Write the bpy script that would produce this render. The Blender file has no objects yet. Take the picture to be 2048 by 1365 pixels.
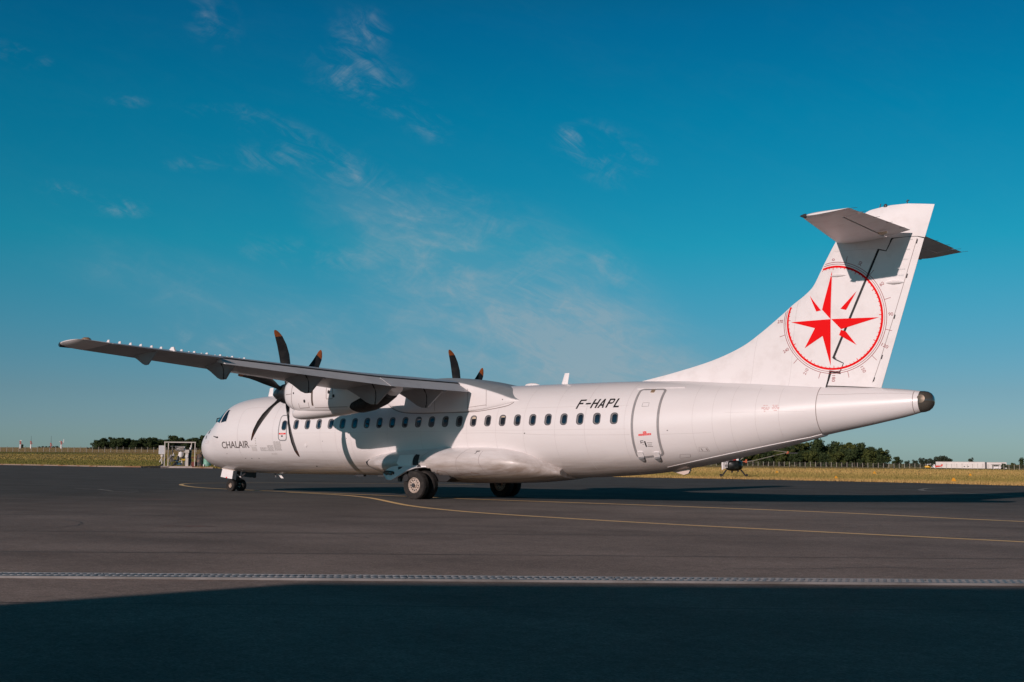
import bpy, bmesh, math, random
from mathutils import Vector, Matrix
R = math.radians
rnd = random.Random(11)
S = bpy.context.scene
C = S.collection

# ------------------------------------------------------------------ camera
CAM = Vector((36.919, -29.567, 1.140))
RGT = Vector((0.795777, 0.605564, 0.005496)); UP = Vector((0.054735, -0.080959, 0.995213)); FWD = Vector((-0.603111, 0.791667, 0.097571))
cam = bpy.data.objects.new('camera', bpy.data.cameras.new('camera')); C.objects.link(cam)
cam.matrix_world = Matrix(((RGT.x, UP.x, -FWD.x, CAM.x), (RGT.y, UP.y, -FWD.y, CAM.y), (RGT.z, UP.z, -FWD.z, CAM.z), (0, 0, 0, 1)))
cam.data.sensor_width = 36; cam.data.lens = 43.012; cam.data.clip_start = .1; cam.data.clip_end = 20000
S.camera = cam
S.view_settings.view_transform = 'Standard'; S.view_settings.look = 'None'; S.view_settings.gamma = 1; S.view_settings.exposure = 0
S.view_settings.use_curve_mapping = False

# ------------------------------------------------------------------ sun and sky
SUN_EL = 16.6; SUN_AZ = 176.0                    # azimuth clockwise from +Y
sd = Vector((math.sin(R(SUN_AZ)) * math.cos(R(SUN_EL)), math.cos(R(SUN_AZ)) * math.cos(R(SUN_EL)), math.sin(R(SUN_EL))))
sl = bpy.data.lights.new('sun', 'SUN'); sl.energy = 3.35; sl.angle = R(.5); sl.color = (1, .80, .745)
so = bpy.data.objects.new('sun', sl); C.objects.link(so); so.location = (0, -60, 60)
so.rotation_euler = (-sd).to_track_quat('-Z', 'Y').to_euler()

W = bpy.data.worlds.new('World'); S.world = W; W.use_nodes = True
nt = W.node_tree; nt.nodes.clear()
def N(t, typ, **kw):
    n = t.nodes.new(typ)
    for k, v in kw.items():
        if k.startswith('i_'):
            key = k[2:]; key = int(key) if key.isdigit() else key.replace('_', ' ')
            n.inputs[key].default_value = v
        else: setattr(n, k, v)
    return n
def L(t, a, b): t.links.new(a, b)
out = N(nt, 'ShaderNodeOutputWorld'); bg = N(nt, 'ShaderNodeBackground'); L(nt, bg.outputs[0], out.inputs[0])
sky = N(nt, 'ShaderNodeTexSky', sky_type='NISHITA', sun_disc=False, sun_elevation=R(SUN_EL), sun_rotation=R(SUN_AZ), altitude=50, air_density=1.0, dust_density=.35, ozone_density=3.0)
bg.inputs[1].default_value = .085
tc = N(nt, 'ShaderNodeTexCoord'); gz = N(nt, 'ShaderNodeSeparateXYZ'); gn = N(nt, 'ShaderNodeVectorMath', operation='NORMALIZE')
L(nt, tc.outputs['Generated'], gn.inputs[0]); L(nt, gn.outputs[0], gz.inputs[0])
# clear teal air: colour filter over the sky texture, the same all the way round
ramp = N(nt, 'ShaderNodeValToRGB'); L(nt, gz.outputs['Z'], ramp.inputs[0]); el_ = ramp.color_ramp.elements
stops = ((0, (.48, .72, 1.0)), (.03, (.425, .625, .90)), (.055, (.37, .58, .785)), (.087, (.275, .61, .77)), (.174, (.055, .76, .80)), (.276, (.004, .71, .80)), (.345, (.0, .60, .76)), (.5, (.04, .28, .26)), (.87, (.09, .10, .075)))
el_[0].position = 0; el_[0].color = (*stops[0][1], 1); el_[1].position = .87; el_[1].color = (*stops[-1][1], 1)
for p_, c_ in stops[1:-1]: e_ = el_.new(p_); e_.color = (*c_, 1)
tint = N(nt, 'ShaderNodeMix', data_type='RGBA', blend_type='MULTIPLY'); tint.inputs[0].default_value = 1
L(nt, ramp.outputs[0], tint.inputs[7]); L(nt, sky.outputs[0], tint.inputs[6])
# thin cirrus, in dome coordinates a (along the horizon) and b (up) about a fixed northerly bearing
def M_(op, a, b=None, cl=False):
    n = N(nt, 'ShaderNodeMath', operation=op, use_clamp=cl)
    for i, x in enumerate((a, b)):
        if x is None: continue
        if isinstance(x, (int, float)): n.inputs[i].default_value = x
        else: L(nt, x, n.inputs[i])
    return n.outputs[0]
def dot(v):
    n = N(nt, 'ShaderNodeVectorMath', operation='DOT_PRODUCT'); L(nt, gn.outputs[0], n.inputs[0]); n.inputs[1].default_value = v; return n.outputs['Value']
fw = M_('MAXIMUM', dot((-.606, .7955, 0)), .08)
ab = N(nt, 'ShaderNodeCombineXYZ'); L(nt, M_('DIVIDE', dot((.7955, .606, 0)), fw), ab.inputs[0]); L(nt, M_('DIVIDE', gz.outputs['Z'], fw), ab.inputs[1])
def streak(rot, sx, sy, dist, det=10, rough=.6, off=0):
    m1 = N(nt, 'ShaderNodeMapping'); L(nt, ab.outputs[0], m1.inputs[0]); m1.inputs['Rotation'].default_value = (0, 0, R(rot))
    m2 = N(nt, 'ShaderNodeMapping'); L(nt, m1.outputs[0], m2.inputs[0]); m2.inputs['Scale'].default_value = (sx, sy, 1); m2.inputs['Location'].default_value = (off, off * .7, off)
    n = N(nt, 'ShaderNodeTexNoise', i_Scale=1, i_Detail=det, i_Roughness=rough, i_Distortion=dist); L(nt, m2.outputs[0], n.inputs['Vector']); return n.outputs[0]
def sstep(x, a, b, lo=0, hi=1):
    r = N(nt, 'ShaderNodeMapRange', interpolation_type='SMOOTHSTEP'); L(nt, x, r.inputs[0])
    for i, v in enumerate((a, b, lo, hi)): r.inputs[i + 1].default_value = v
    return r.outputs[0]
body = streak(16, 7, 22, .7, off=3); fine = streak(24, 26, 90, 1.2, 8, .68, off=1); puff = streak(-30, 22, 34, .8, 9, .66, off=7)
wsum = 0.0; wfine = 0.0
for (u, v, ru, rv, an, amp) in ((1030, 600, 380, 180, -22, .62), (1180, 690, 380, 110, -16, .55), (850, 490, 280, 100, -25, .30), (1020, 800, 620, 120, -6, .55), (705, 48, 60, 60, -35, .50), (705, 140, 105, 60, -15, .52), (790, 205, 60, 25, 0, .26), (850, 240, 60, 34, -20, .34),
                                (560, 265, 130, 34, -22, .30), (560, 312, 200, 34, -4, .30), (680, 330, 150, 36, -28, .22), (1215, 300, 100, 60, -20, .50), (1148, 258, 26, 36, 60, .35), (118, 390, 60, 26, -18, .42), (212, 412, 80, 22, -4, .5), (232, 192, 44, 14, -4, .4), (440, 215, 80, 18, -4, .26),
                                (1225, 530, 60, 40, -30, .34), (420, 600, 360, 80, -18, .26), (640, 515, 190, 40, -6, .26), (10, 98, 70, 22, -20, .4), (400, 15, 70, 50, -50, .26), (760, 660, 340, 70, -8, .30), (820, 400, 240, 60, -8, .28), (420, 690, 160, 36, -6, .3), (370, 325, 60, 16, 0, .28), (1320, 780, 340, 80, 0, .22)):
    m1 = N(nt, 'ShaderNodeMapping', vector_type='TEXTURE'); L(nt, ab.outputs[0], m1.inputs[0])
    m1.inputs['Location'].default_value = ((u - 1024) / 2447, (922 - v) / 2447, 0); m1.inputs['Rotation'].default_value = (0, 0, R(an)); m1.inputs['Scale'].default_value = (ru / 2447, rv / 2447, 1)
    ln = N(nt, 'ShaderNodeVectorMath', operation='LENGTH'); L(nt, m1.outputs[0], ln.inputs[0])
    if ru > 250: wsum = M_('ADD', sstep(ln.outputs['Value'], 1.25, .0, 0, amp), wsum)
    else: wfine = M_('ADD', sstep(ln.outputs['Value'], 1.35, .15, 0, amp), wfine)
tex = M_('ADD', M_('ADD', M_('MULTIPLY', sstep(body, .36, .74), .62), M_('MULTIPLY', M_('MULTIPLY', sstep(fine, .38, .72), sstep(body, .30, .62)), .42)), M_('MULTIPLY', sstep(puff, .46, .74), .34))
wisp = M_('ADD', M_('MULTIPLY', M_('MULTIPLY', sstep(streak(30, 20, 46, 1.3, 9, .56, off=5), .42, .78), sstep(puff, .36, .66)), .85), M_('MULTIPLY', M_('MULTIPLY', sstep(fine, .46, .76), sstep(puff, .34, .62)), .30))
cl = M_('ADD', M_('MULTIPLY', M_('ADD', M_('MULTIPLY', tex, .80), .16), M_('ADD', wsum, .010)), M_('MULTIPLY', wisp, wfine), True)
cl = M_('MINIMUM', cl, .55)
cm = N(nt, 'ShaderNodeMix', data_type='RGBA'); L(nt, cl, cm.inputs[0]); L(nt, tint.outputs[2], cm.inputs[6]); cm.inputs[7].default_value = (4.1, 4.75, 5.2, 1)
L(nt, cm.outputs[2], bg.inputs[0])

# ------------------------------------------------------------------ materials
def mat(name, col, rough=.6, metal=0, coat=0, spec=.5, noise=None, bump=None):
    """noise = (scale, second colour, low, high); bump = (scale, distance)"""
    m = bpy.data.materials.new(name); m.use_nodes = True; t = m.node_tree; b = t.nodes['Principled BSDF']
    b.inputs['Base Color'].default_value = (*col, 1); b.inputs['Roughness'].default_value = rough; b.inputs['Metallic'].default_value = metal
    b.inputs['Coat Weight'].default_value = coat; b.inputs['Specular IOR Level'].default_value = spec
    if noise or bump: g = N(t, 'ShaderNodeTexCoord')
    if noise:
        n = N(t, 'ShaderNodeTexNoise', i_Scale=noise[0], i_Detail=6, i_Roughness=.6); L(t, g.outputs['Object'], n.inputs['Vector'])
        r = N(t, 'ShaderNodeMapRange'); L(t, n.outputs[0], r.inputs[0]); r.inputs[1].default_value = noise[2]; r.inputs[2].default_value = noise[3]
        x = N(t, 'ShaderNodeMix', data_type='RGBA'); L(t, r.outputs[0], x.inputs[0]); x.inputs[6].default_value = (*col, 1); x.inputs[7].default_value = (*noise[1], 1)
        L(t, x.outputs[2], b.inputs['Base Color'])
    if bump:
        n = N(t, 'ShaderNodeTexNoise', i_Scale=bump[0], i_Detail=4); L(t, g.outputs['Object'], n.inputs['Vector'])
        bp = N(t, 'ShaderNodeBump', i_Distance=bump[1]); L(t, n.outputs[0], bp.inputs['Height']); L(t, bp.outputs[0], b.inputs['Normal'])
    return m

def paint_material(name='airliner white paint', z0=1.5, blot=.09):
    m = mat(name, (.79, .76, .76), .34, 0, .25); t = m.node_tree; b = t.nodes['Principled BSDF']
    g = N(t, 'ShaderNodeTexCoord'); geo = N(t, 'ShaderNodeNewGeometry')
    mp = N(t, 'ShaderNodeMapping'); L(t, geo.outputs['Position'], mp.inputs[0]); mp.inputs['Scale'].default_value = (.35, 1.2, 1.2)
    n = N(t, 'ShaderNodeTexNoise', i_Scale=1.4, i_Detail=8, i_Roughness=.65); L(t, mp.outputs[0], n.inputs['Vector'])
    mpf = N(t, 'ShaderNodeMapping'); L(t, geo.outputs['Position'], mpf.inputs[0]); mpf.inputs['Scale'].default_value = (.22, 2.2, 2.2)
    nf = N(t, 'ShaderNodeTexNoise', i_Scale=3, i_Detail=6, i_Roughness=.7); L(t, mpf.outputs[0], nf.inputs['Vector'])
    # grime: soft streaks all over, plus belly darkening, part dirt and part painted-in shade
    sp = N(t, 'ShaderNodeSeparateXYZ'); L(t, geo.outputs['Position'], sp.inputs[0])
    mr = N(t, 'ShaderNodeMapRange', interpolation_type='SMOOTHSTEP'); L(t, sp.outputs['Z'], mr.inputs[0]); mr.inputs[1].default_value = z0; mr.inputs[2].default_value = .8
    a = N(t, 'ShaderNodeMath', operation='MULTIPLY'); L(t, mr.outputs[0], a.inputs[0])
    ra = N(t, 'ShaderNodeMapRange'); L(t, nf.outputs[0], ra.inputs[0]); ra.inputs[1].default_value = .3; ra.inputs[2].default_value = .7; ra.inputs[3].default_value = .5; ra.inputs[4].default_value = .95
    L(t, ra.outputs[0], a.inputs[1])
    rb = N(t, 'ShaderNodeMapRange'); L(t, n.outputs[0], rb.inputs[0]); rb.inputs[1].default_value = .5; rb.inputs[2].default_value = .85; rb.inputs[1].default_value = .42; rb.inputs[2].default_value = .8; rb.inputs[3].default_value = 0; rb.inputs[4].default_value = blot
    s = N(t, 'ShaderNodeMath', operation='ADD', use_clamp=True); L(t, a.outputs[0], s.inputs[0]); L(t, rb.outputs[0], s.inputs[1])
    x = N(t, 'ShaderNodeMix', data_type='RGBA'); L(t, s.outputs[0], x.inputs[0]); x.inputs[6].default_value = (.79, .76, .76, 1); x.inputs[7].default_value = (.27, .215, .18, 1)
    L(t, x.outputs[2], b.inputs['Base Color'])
    rr = N(t, 'ShaderNodeMapRange'); L(t, n.outputs[0], rr.inputs[0]); rr.inputs[3].default_value = .28; rr.inputs[4].default_value = .46; L(t, rr.outputs[0], b.inputs['Roughness'])
    bw = N(t, 'ShaderNodeTexNoise', i_Scale=.9, i_Detail=2); L(t, geo.outputs['Position'], bw.inputs['Vector'])
    bp = N(t, 'ShaderNodeBump', i_Distance=.02, i_Strength=.22); L(t, bw.outputs[0], bp.inputs['Height']); L(t, bp.outputs[0], b.inputs['Normal'])
    return m
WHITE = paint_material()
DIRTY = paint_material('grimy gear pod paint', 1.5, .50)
CLEANW = mat('clean white paint', (.79, .76, .76), .5, 0, 0, .35, noise=(2.5, (.70, .66, .65), .5, .8))
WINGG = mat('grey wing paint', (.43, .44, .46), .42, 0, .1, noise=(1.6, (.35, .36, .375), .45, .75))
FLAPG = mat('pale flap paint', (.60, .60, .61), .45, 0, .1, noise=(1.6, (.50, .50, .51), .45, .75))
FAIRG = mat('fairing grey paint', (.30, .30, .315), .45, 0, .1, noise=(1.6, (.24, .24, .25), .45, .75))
SEAM = mat('panel joint', (.30, .25, .24), .8)
DARK = mat('dark sealant', (.018, .018, .02), .7)
DGREY = mat('dark grey metal', (.06, .06, .065), .5, .3)
MGREY = mat('mid grey seal', (.25, .25, .26), .6, noise=(6, (.33, .33, .33), .4, .7))
RED = mat('red livery print', (.80, .003, .005), .65, 0, 0, .12)
DRED = mat('dark red line print', (.30, .015, .02), .5)
BLACKP = mat('black lettering', (.016, .014, .016), .45)
GREYP = mat('grey lettering', (.135, .115, .11), .5)
GLASS = mat('dark cabin glazing', (.012, .018, .026), .06, 0, .6, .8)
FRAME = mat('window frame grey', (.10, .10, .11), .5)
REVEAL = mat('window reveal', (.20, .19, .19), .6)
BLIND = mat('cream window blind', (.55, .45, .33), .7)
BLADE = mat('black composite blade', (.014, .014, .015), .38, noise=(5, (.03, .028, .026), .45, .7))
ORANGE = mat('orange blade tip', (.34, .085, .015), .55, noise=(8, (.22, .06, .015), .4, .7))
BOLT = mat('polished fitting', (.75, .65, .5), .25, 1)
TYRE = mat('tyre rubber', (.024, .022, .021), .8, spec=.25, noise=(9, (.050, .043, .038), .45, .7))
RIM = mat('wheel rim alloy', (.62, .52, .45), .5, .15, noise=(26, (.30, .22, .17), .42, .62))
SOOT = mat('sooty exhaust', (.012, .011, .011), .8, noise=(4, (.05, .045, .045), .5, .75))
LENS = mat('clear lamp glass', (.07, .065, .055), .08, 0, .8)
LENS2 = mat('lamp reflector', (.20, .15, .11), .3, .4)

# ------------------------------------------------------------------ mesh helpers
class MB:
    def __init__(s): s.v = []; s.f = []; s.m = []
    def add(s, vs, fs, mi=0):
        b = len(s.v); s.v += [tuple(v) for v in vs]
        for f in fs: s.f.append(tuple(i + b for i in f)); s.m.append(mi)
        return s
    def box(s, c, d, mi=0, M=None):
        x, y, z = (q / 2 for q in d)
        vs = [Vector((sx * x, sy * y, sz * z)) for sx in (-1, 1) for sy in (-1, 1) for sz in (-1, 1)]
        if M is not None: vs = [M @ v for v in vs]
        return s.add([v + Vector(c) for v in vs], [(0, 1, 3, 2), (4, 6, 7, 5), (0, 4, 5, 1), (2, 3, 7, 6), (0, 2, 6, 4), (1, 5, 7, 3)], mi)
    def loft(s, rings, mi=0, cap=True, closed=True):
        n = len(rings[0]); fs = []
        for i in range(len(rings) - 1):
            for j in range(n if closed else n - 1):
                k = (j + 1) % n; fs.append((i * n + j, i * n + k, (i + 1) * n + k, (i + 1) * n + j))
        if cap: fs += [tuple(range(n)), tuple(range((len(rings) - 1) * n, len(rings) * n))]
        return s.add([p for r in rings for p in r], fs, mi)
    def tube(s, pts, r, n=8, mi=0):
        pts = [Vector(p) for p in pts]; rs = r if isinstance(r, (list, tuple)) else [r] * len(pts); rings = []
        for i, p in enumerate(pts):
            d = (pts[min(i + 1, len(pts) - 1)] - pts[max(i - 1, 0)]).normalized()
            a = Vector((0, 0, 1)) if abs(d.z) < .9 else Vector((1, 0, 0)); u = d.cross(a).normalized(); w = d.cross(u)
            rings.append([p + (u * math.cos(2 * math.pi * k / n) + w * math.sin(2 * math.pi * k / n)) * rs[i] for k in range(n)])
        return s.loft(rings, mi)
    def lathe(s, c, axis, prof, n=24, mi=0, cap=True):
        """prof: (distance along axis, radius)"""
        ax = Vector(axis).normalized(); a = Vector((0, 0, 1)) if abs(ax.z) < .9 else Vector((1, 0, 0)); u = ax.cross(a).normalized(); w = ax.cross(u); c = Vector(c)
        return s.loft([[c + ax * d + (u * math.cos(2 * math.pi * k / n) + w * math.sin(2 * math.pi * k / n)) * max(r, 1e-4) for k in range(n)] for d, r in prof], mi, cap)
    def prism(s, poly, fn, t0, t1, mi=0):
        """poly 2D -> fn(u, v, t)"""
        n = len(poly); vs = [fn(u, v, t0) for u, v in poly] + [fn(u, v, t1) for u, v in poly]
        return s.add(vs, [tuple(range(n)), tuple(range(n, 2 * n))] + [(i, (i + 1) % n, n + (i + 1) % n, n + i) for i in range(n)], mi)
def obj(name, mb, mats, parent=None, smooth=32, recalc=True, loc=None):
    me = bpy.data.meshes.new(name); me.from_pydata(mb.v, [], mb.f)
    for m in (mats if isinstance(mats, (list, tuple)) else [mats]): me.materials.append(m)
    if any(mb.m): me.polygons.foreach_set('material_index', mb.m)
    if recalc:
        b = bmesh.new(); b.from_mesh(me); bmesh.ops.recalc_face_normals(b, faces=b.faces); b.to_mesh(me); b.free()
    if smooth: me.shade_smooth(); me.set_sharp_from_angle(angle=R(smooth))
    o = bpy.data.objects.new(name, me); C.objects.link(o)
    if parent: o.parent = parent
    if loc is not None: o.location = loc
    return o
def part(name, me, parent):
    o = bpy.data.objects.new(name, me); C.objects.link(o); o.parent = parent; return o
def tag(o, label=None, cat=None, group=None, kind=None):
    for k, v in (('label', label), ('category', cat), ('group', group), ('kind', kind)):
        if v: o[k] = v
    return o
def thing(name, label, cat, loc=(0, 0, 0), rz=0, group=None):
    o = bpy.data.objects.new(name, None); C.objects.link(o); o.location = loc; o.rotation_euler = (0, 0, rz); o.empty_display_size = .5
    return tag(o, label, cat, group)
def pchip(xs, ys):
    n = len(xs); h = [xs[i + 1] - xs[i] for i in range(n - 1)]; dl = [(ys[i + 1] - ys[i]) / h[i] for i in range(n - 1)]; m = [0.] * n
    for i in range(1, n - 1):
        if dl[i - 1] * dl[i] > 0:
            w1 = 2 * h[i] + h[i - 1]; w2 = h[i] + 2 * h[i - 1]; m[i] = (w1 + w2) / (w1 / dl[i - 1] + w2 / dl[i])
    m[0] = dl[0]; m[-1] = dl[-1]
    def f(x):
        x = min(max(x, xs[0]), xs[-1]); i = 0
        while i < n - 2 and x > xs[i + 1]: i += 1
        t = (x - xs[i]) / h[i]
        return (2 * t**3 - 3 * t * t + 1) * ys[i] + (t**3 - 2 * t * t + t) * h[i] * m[i] + (-2 * t**3 + 3 * t * t) * ys[i + 1] + (t**3 - t * t) * h[i] * m[i + 1]
    return f
def lin(tab):
    def f(x):
        if x <= tab[0][0]: return tab[0][1]
        for (a, b), (c, d) in zip(tab, tab[1:]):
            if x <= c: return b + (d - b) * (x - a) / (c - a)
        return tab[-1][1]
    return f
def spline(pts, n=8):
    """Catmull-Rom through 2D/3D points"""
    P = [Vector(p) for p in pts]; o = []
    for i in range(len(P) - 1):
        a, b, c, d = P[max(i - 1, 0)], P[i], P[i + 1], P[min(i + 2, len(P) - 1)]
        for k in range(n):
            t = k / n; o.append(.5 * ((2 * b) + (c - a) * t + (2 * a - 5 * b + 4 * c - d) * t * t + (3 * b - a - 3 * c + d) * t**3))
    o.append(P[-1]); return o

# ------------------------------------------------------------------ ground and terrain
def az_u(x, y):
    dx, dy = x - CAM.x, y - CAM.y
    f = dx * -.6060 + dy * .7955; r = dx * .7955 + dy * .6060
    return f, r
def at(u, d):
    """ground position in the direction of photo column u, d metres away"""
    t = math.atan((u - 1024) / 2446.95); c, s = math.cos(t), math.sin(t)
    return CAM.x + d * (-.6060 * c + .7955 * s), CAM.y + d * (.7955 * c + .6060 * s)
EDGE = lin([(-1400, 420), (-600, 330), (0, 230), (200, 184), (400, 163), (700, 130), (1260, 90.5), (1500, 84.6), (1640, 80.4), (1900, 73.5), (2048, 69.6), (2600, 58), (3600, 52)])
Z600 = lin([(-600, 4), (0, 4.0), (400, 4.35), (800, 2), (1260, -.5), (1500, -.65), (2048, -1.6), (2600, -1.8)])
Z2000 = lin([(-600, 16), (0, 17.3), (400, 19), (800, 8), (1260, -1), (1500, -3.4), (2048, -5.2), (2600, -5.4)])
def uof(x, y):
    f, r = az_u(x, y); return (1024 + 2446.95 * r / f if f > 1 and abs(r / f) < 1.05 else (-1545 if r < 0 else 3593)), f
def tz(x, y):
    u, f = uof(x, y); d = math.hypot(x - CAM.x, y - CAM.y); e = EDGE(u)
    w = 1 if f > 1 else 0
    if d < e: return -.35
    return lin([(e - .01, -.35), (e, -.01), (e + 4, .06), (600, Z600(u) * w), (2000, Z2000(u) * w), (9000, Z2000(u) * w)])(d)

def field_material():
    m = mat('field grass', (.2, .15, .05), .9, spec=.15); t = m.node_tree; b = t.nodes['Principled BSDF']
    geo = N(t, 'ShaderNodeNewGeometry'); at_ = N(t, 'ShaderNodeVertexColor', layer_name='dry')
    mp = N(t, 'ShaderNodeMapping'); L(t, geo.outputs['Position'], mp.inputs[0]); mp.inputs['Rotation'].default_value = (0, 0, R(-20)); mp.inputs['Scale'].default_value = (.012, .10, 1)
    n = N(t, 'ShaderNodeTexNoise', i_Scale=1, i_Detail=9, i_Roughness=.66); L(t, mp.outputs[0], n.inputs['Vector'])
    n2 = N(t, 'ShaderNodeTexNoise', i_Scale=1.3, i_Detail=6, i_Roughness=.7); L(t, geo.outputs['Position'], n2.inputs['Vector'])
    a = N(t, 'ShaderNodeMath', operation='ADD'); L(t, n.outputs[0], a.inputs[0]); L(t, at_.outputs['Color'], a.inputs[1])
    r = N(t, 'ShaderNodeMapRange'); L(t, a.outputs[0], r.inputs[0]); r.inputs[1].default_value = .72; r.inputs[2].default_value = 1.22
    x = N(t, 'ShaderNodeMix', data_type='RGBA'); L(t, r.outputs[0], x.inputs[0]); x.inputs[6].default_value = (.20, .19, .045, 1); x.inputs[7].default_value = (.52, .335, .125, 1)
    v = N(t, 'ShaderNodeMapRange'); L(t, n2.outputs[0], v.inputs[0]); v.inputs[1].default_value = .3; v.inputs[2].default_value = .7; v.inputs[3].default_value = .62; v.inputs[4].default_value = 1.25
    y = N(t, 'ShaderNodeMix', data_type='RGBA', blend_type='MULTIPLY'); y.inputs[0].default_value = 1; L(t, x.outputs[2], y.inputs[6]); L(t, v.outputs[0], y.inputs[7])
    L(t, y.outputs[2], b.inputs['Base Color'])
    bp = N(t, 'ShaderNodeBump', i_Distance=.5, i_Strength=.8); L(t, n2.outputs[0], bp.inputs['Height']); L(t, bp.outputs[0], b.inputs['Normal'])
    return m
def dryness(u, d):
    e = EDGE(u)
    left = lin([(0, .62), (3, .34), (20, .24), (60, .30), (110, .50), (150, .40), (220, .52), (250, .22), (360, .22), (380, .66), (600, .72), (9000, .72)])(d - e)
    right = lin([(0, .80), (3, .56), (12, .42), (30, .50), (80, .70), (140, .55), (200, .72), (300, .58), (420, .74), (500, .36), (700, .4), (9000, .4)])(d - e)
    w = min(max((u - 500) / 700, 0), 1); return left * (1 - w) + right * w
def terrain():
    az = []
    us = [-1500 + 25 * i for i in range(205)]
    T0 = [math.atan((u - 1024) / 2446.95) for u in us]
    extra = [T0[-1] + (2 * math.pi - (T0[-1] - T0[0])) * k / 40 for k in range(1, 40)]
    A = T0 + extra; rings = []; mb = MB(); cols = []
    for t in A:
        c, s = math.cos(t), math.sin(t); dirx, diry = -.6060 * c + .7955 * s, .7955 * c + .6060 * s
        u = 1024 + 2446.95 * math.tan(t) if -math.pi / 2 < t < math.pi / 2 and abs(math.tan(t)) < 1.05 else (-1545 if t < 0 or t > math.pi else 3593)
        e = EDGE(u); row = []
        for d in (0.5, e * .5, e - .35, e, e + 1.5, e + 4, e + 10, e + 20, e + 40, e + 80, e + 130, e + 200, 560, 600, 700, 850, 1050, 1400, 2000, 3200, 5200, 9000):
            x, y = CAM.x + dirx * d, CAM.y + diry * d; z = tz(x, y)
            if d > e + 3: z += .05 * math.sin(x * .23) * math.sin(y * .19 + 1)
            row.append((x, y, z)); cols.append(dryness(u, d))
        rings.append(row)
    n = len(rings[0]); k = len(rings)
    mb.add([p for r in rings for p in r], [(i * n + j, i * n + j + 1, ((i + 1) % k) * n + j + 1, ((i + 1) % k) * n + j) for i in range(k) for j in range(n - 1)])
    o = obj('field', mb, field_material(), smooth=60)
    ca = o.data.color_attributes.new('dry', 'FLOAT_COLOR', 'POINT')
    for i, v in enumerate(cols): ca.data[i].color = (v, v, v, 1)
    tag(o, kind='structure')
terrain()

def asphalt_material():
    m = mat('asphalt', (.1, .1, .1), .9, spec=.18); t = m.node_tree; b = t.nodes['Principled BSDF']; geo = N(t, 'ShaderNodeNewGeometry')
    def noise(sc, det=5, rough=.6, scale=(1, 1, 1), rz=0):
        mp = N(t, 'ShaderNodeMapping'); L(t, geo.outputs['Position'], mp.inputs[0]); mp.inputs['Scale'].default_value = scale; mp.inputs['Rotation'].default_value = (0, 0, R(rz))
        n = N(t, 'ShaderNodeTexNoise', i_Scale=sc, i_Detail=det, i_Roughness=rough); L(t, mp.outputs[0], n.inputs['Vector']); return n.outputs[0]
    def rng(x, a, c, lo, hi):
        r = N(t, 'ShaderNodeMapRange'); L(t, x, r.inputs[0])
        for i, v in enumerate((a, c, lo, hi)): r.inputs[i + 1].default_value = v
        return r.outputs[0]
    big = noise(.05, 4, .55); mid = noise(.5, 6, .62); fine = noise(42, 4, .8); grit = noise(9, 5, .8, (1, 1, 1)); lane = noise(.35, 5, .6, (.08, 1, 1), -36)
    x = N(t, 'ShaderNodeMix', data_type='RGBA'); L(t, rng(big, .38, .62, 0, 1), x.inputs[0]); x.inputs[6].default_value = (.290, .238, .214, 1); x.inputs[7].default_value = (.310, .248, .216, 1)
    # apron darkens away from the drain: grazing-angle dimming painted into the colour
    dt = N(t, 'ShaderNodeVectorMath', operation='DOT_PRODUCT'); L(t, geo.outputs['Position'], dt.inputs[0]); dt.inputs[1].default_value = (-.589, .808, 0)
    wob = N(t, 'ShaderNodeMath', operation='MULTIPLY_ADD'); L(t, noise(.09, 4, .6), wob.inputs[0]); wob.inputs[1].default_value = 9; L(t, dt.outputs['Value'], wob.inputs[2])
    zone = rng(wob.outputs[0], -30, -2, 0, 1); x_ = x
    x = N(t, 'ShaderNodeMix', data_type='RGBA'); L(t, zone, x.inputs[0]); L(t, x_.outputs[2], x.inputs[6]); x.inputs[7].default_value = (.105, .098, .090, 1)
    k = None
    for o in (rng(mid, .3, .7, .78, 1.2), rng(fine, .3, .72, .45, 1.55), rng(grit, .3, .7, .72, 1.28), rng(lane, .35, .7, 1.10, .84)):
        if k is None: k = o
        else:
            q = N(t, 'ShaderNodeMath', operation='MULTIPLY'); L(t, k, q.inputs[0]); L(t, o, q.inputs[1]); k = q.outputs[0]
    y = N(t, 'ShaderNodeMix', data_type='RGBA', blend_type='MULTIPLY'); y.inputs[0].default_value = 1; L(t, x.outputs[2], y.inputs[6]); L(t, k, y.inputs[7])
    # light specks of stone in the binder
    vo = N(t, 'ShaderNodeTexVoronoi', i_Scale=16.); L(t, geo.outputs['Position'], vo.inputs['Vector'])
    sp = rng(vo.outputs['Distance'], .0, .16, 1, 0); wn = N(t, 'ShaderNodeMath', operation='GREATER_THAN'); L(t, vo.outputs['Color'], wn.inputs[0]); wn.inputs[1].default_value = .88
    sm = N(t, 'ShaderNodeMath', operation='MULTIPLY', use_clamp=True); L(t, sp, sm.inputs[0]); L(t, wn.outputs[0], sm.inputs[1])
    z = N(t, 'ShaderNodeMix', data_type='RGBA'); L(t, sm.outputs[0], z.inputs[0]); L(t, y.outputs[2], z.inputs[6]); z.inputs[7].default_value = (.46, .42, .39, 1)
    # oil and tyre stains
    st = noise(.22, 7, .7, (.35, 1, 1), -36); z2 = N(t, 'ShaderNodeMix', data_type='RGBA'); L(t, rng(st, .56, .72, 0, .5), z2.inputs[0]); L(t, z.outputs[2], z2.inputs[6]); z2.inputs[7].default_value = (.045, .04, .04, 1)
    L(t, z2.outputs[2], b.inputs['Base Color'])
    bp = N(t, 'ShaderNodeBump', i_Distance=.008, i_Strength=.8); L(t, fine, bp.inputs['Height']); L(t, bp.outputs[0], b.inputs['Normal'])
    return m
ASPH = asphalt_material()
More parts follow.
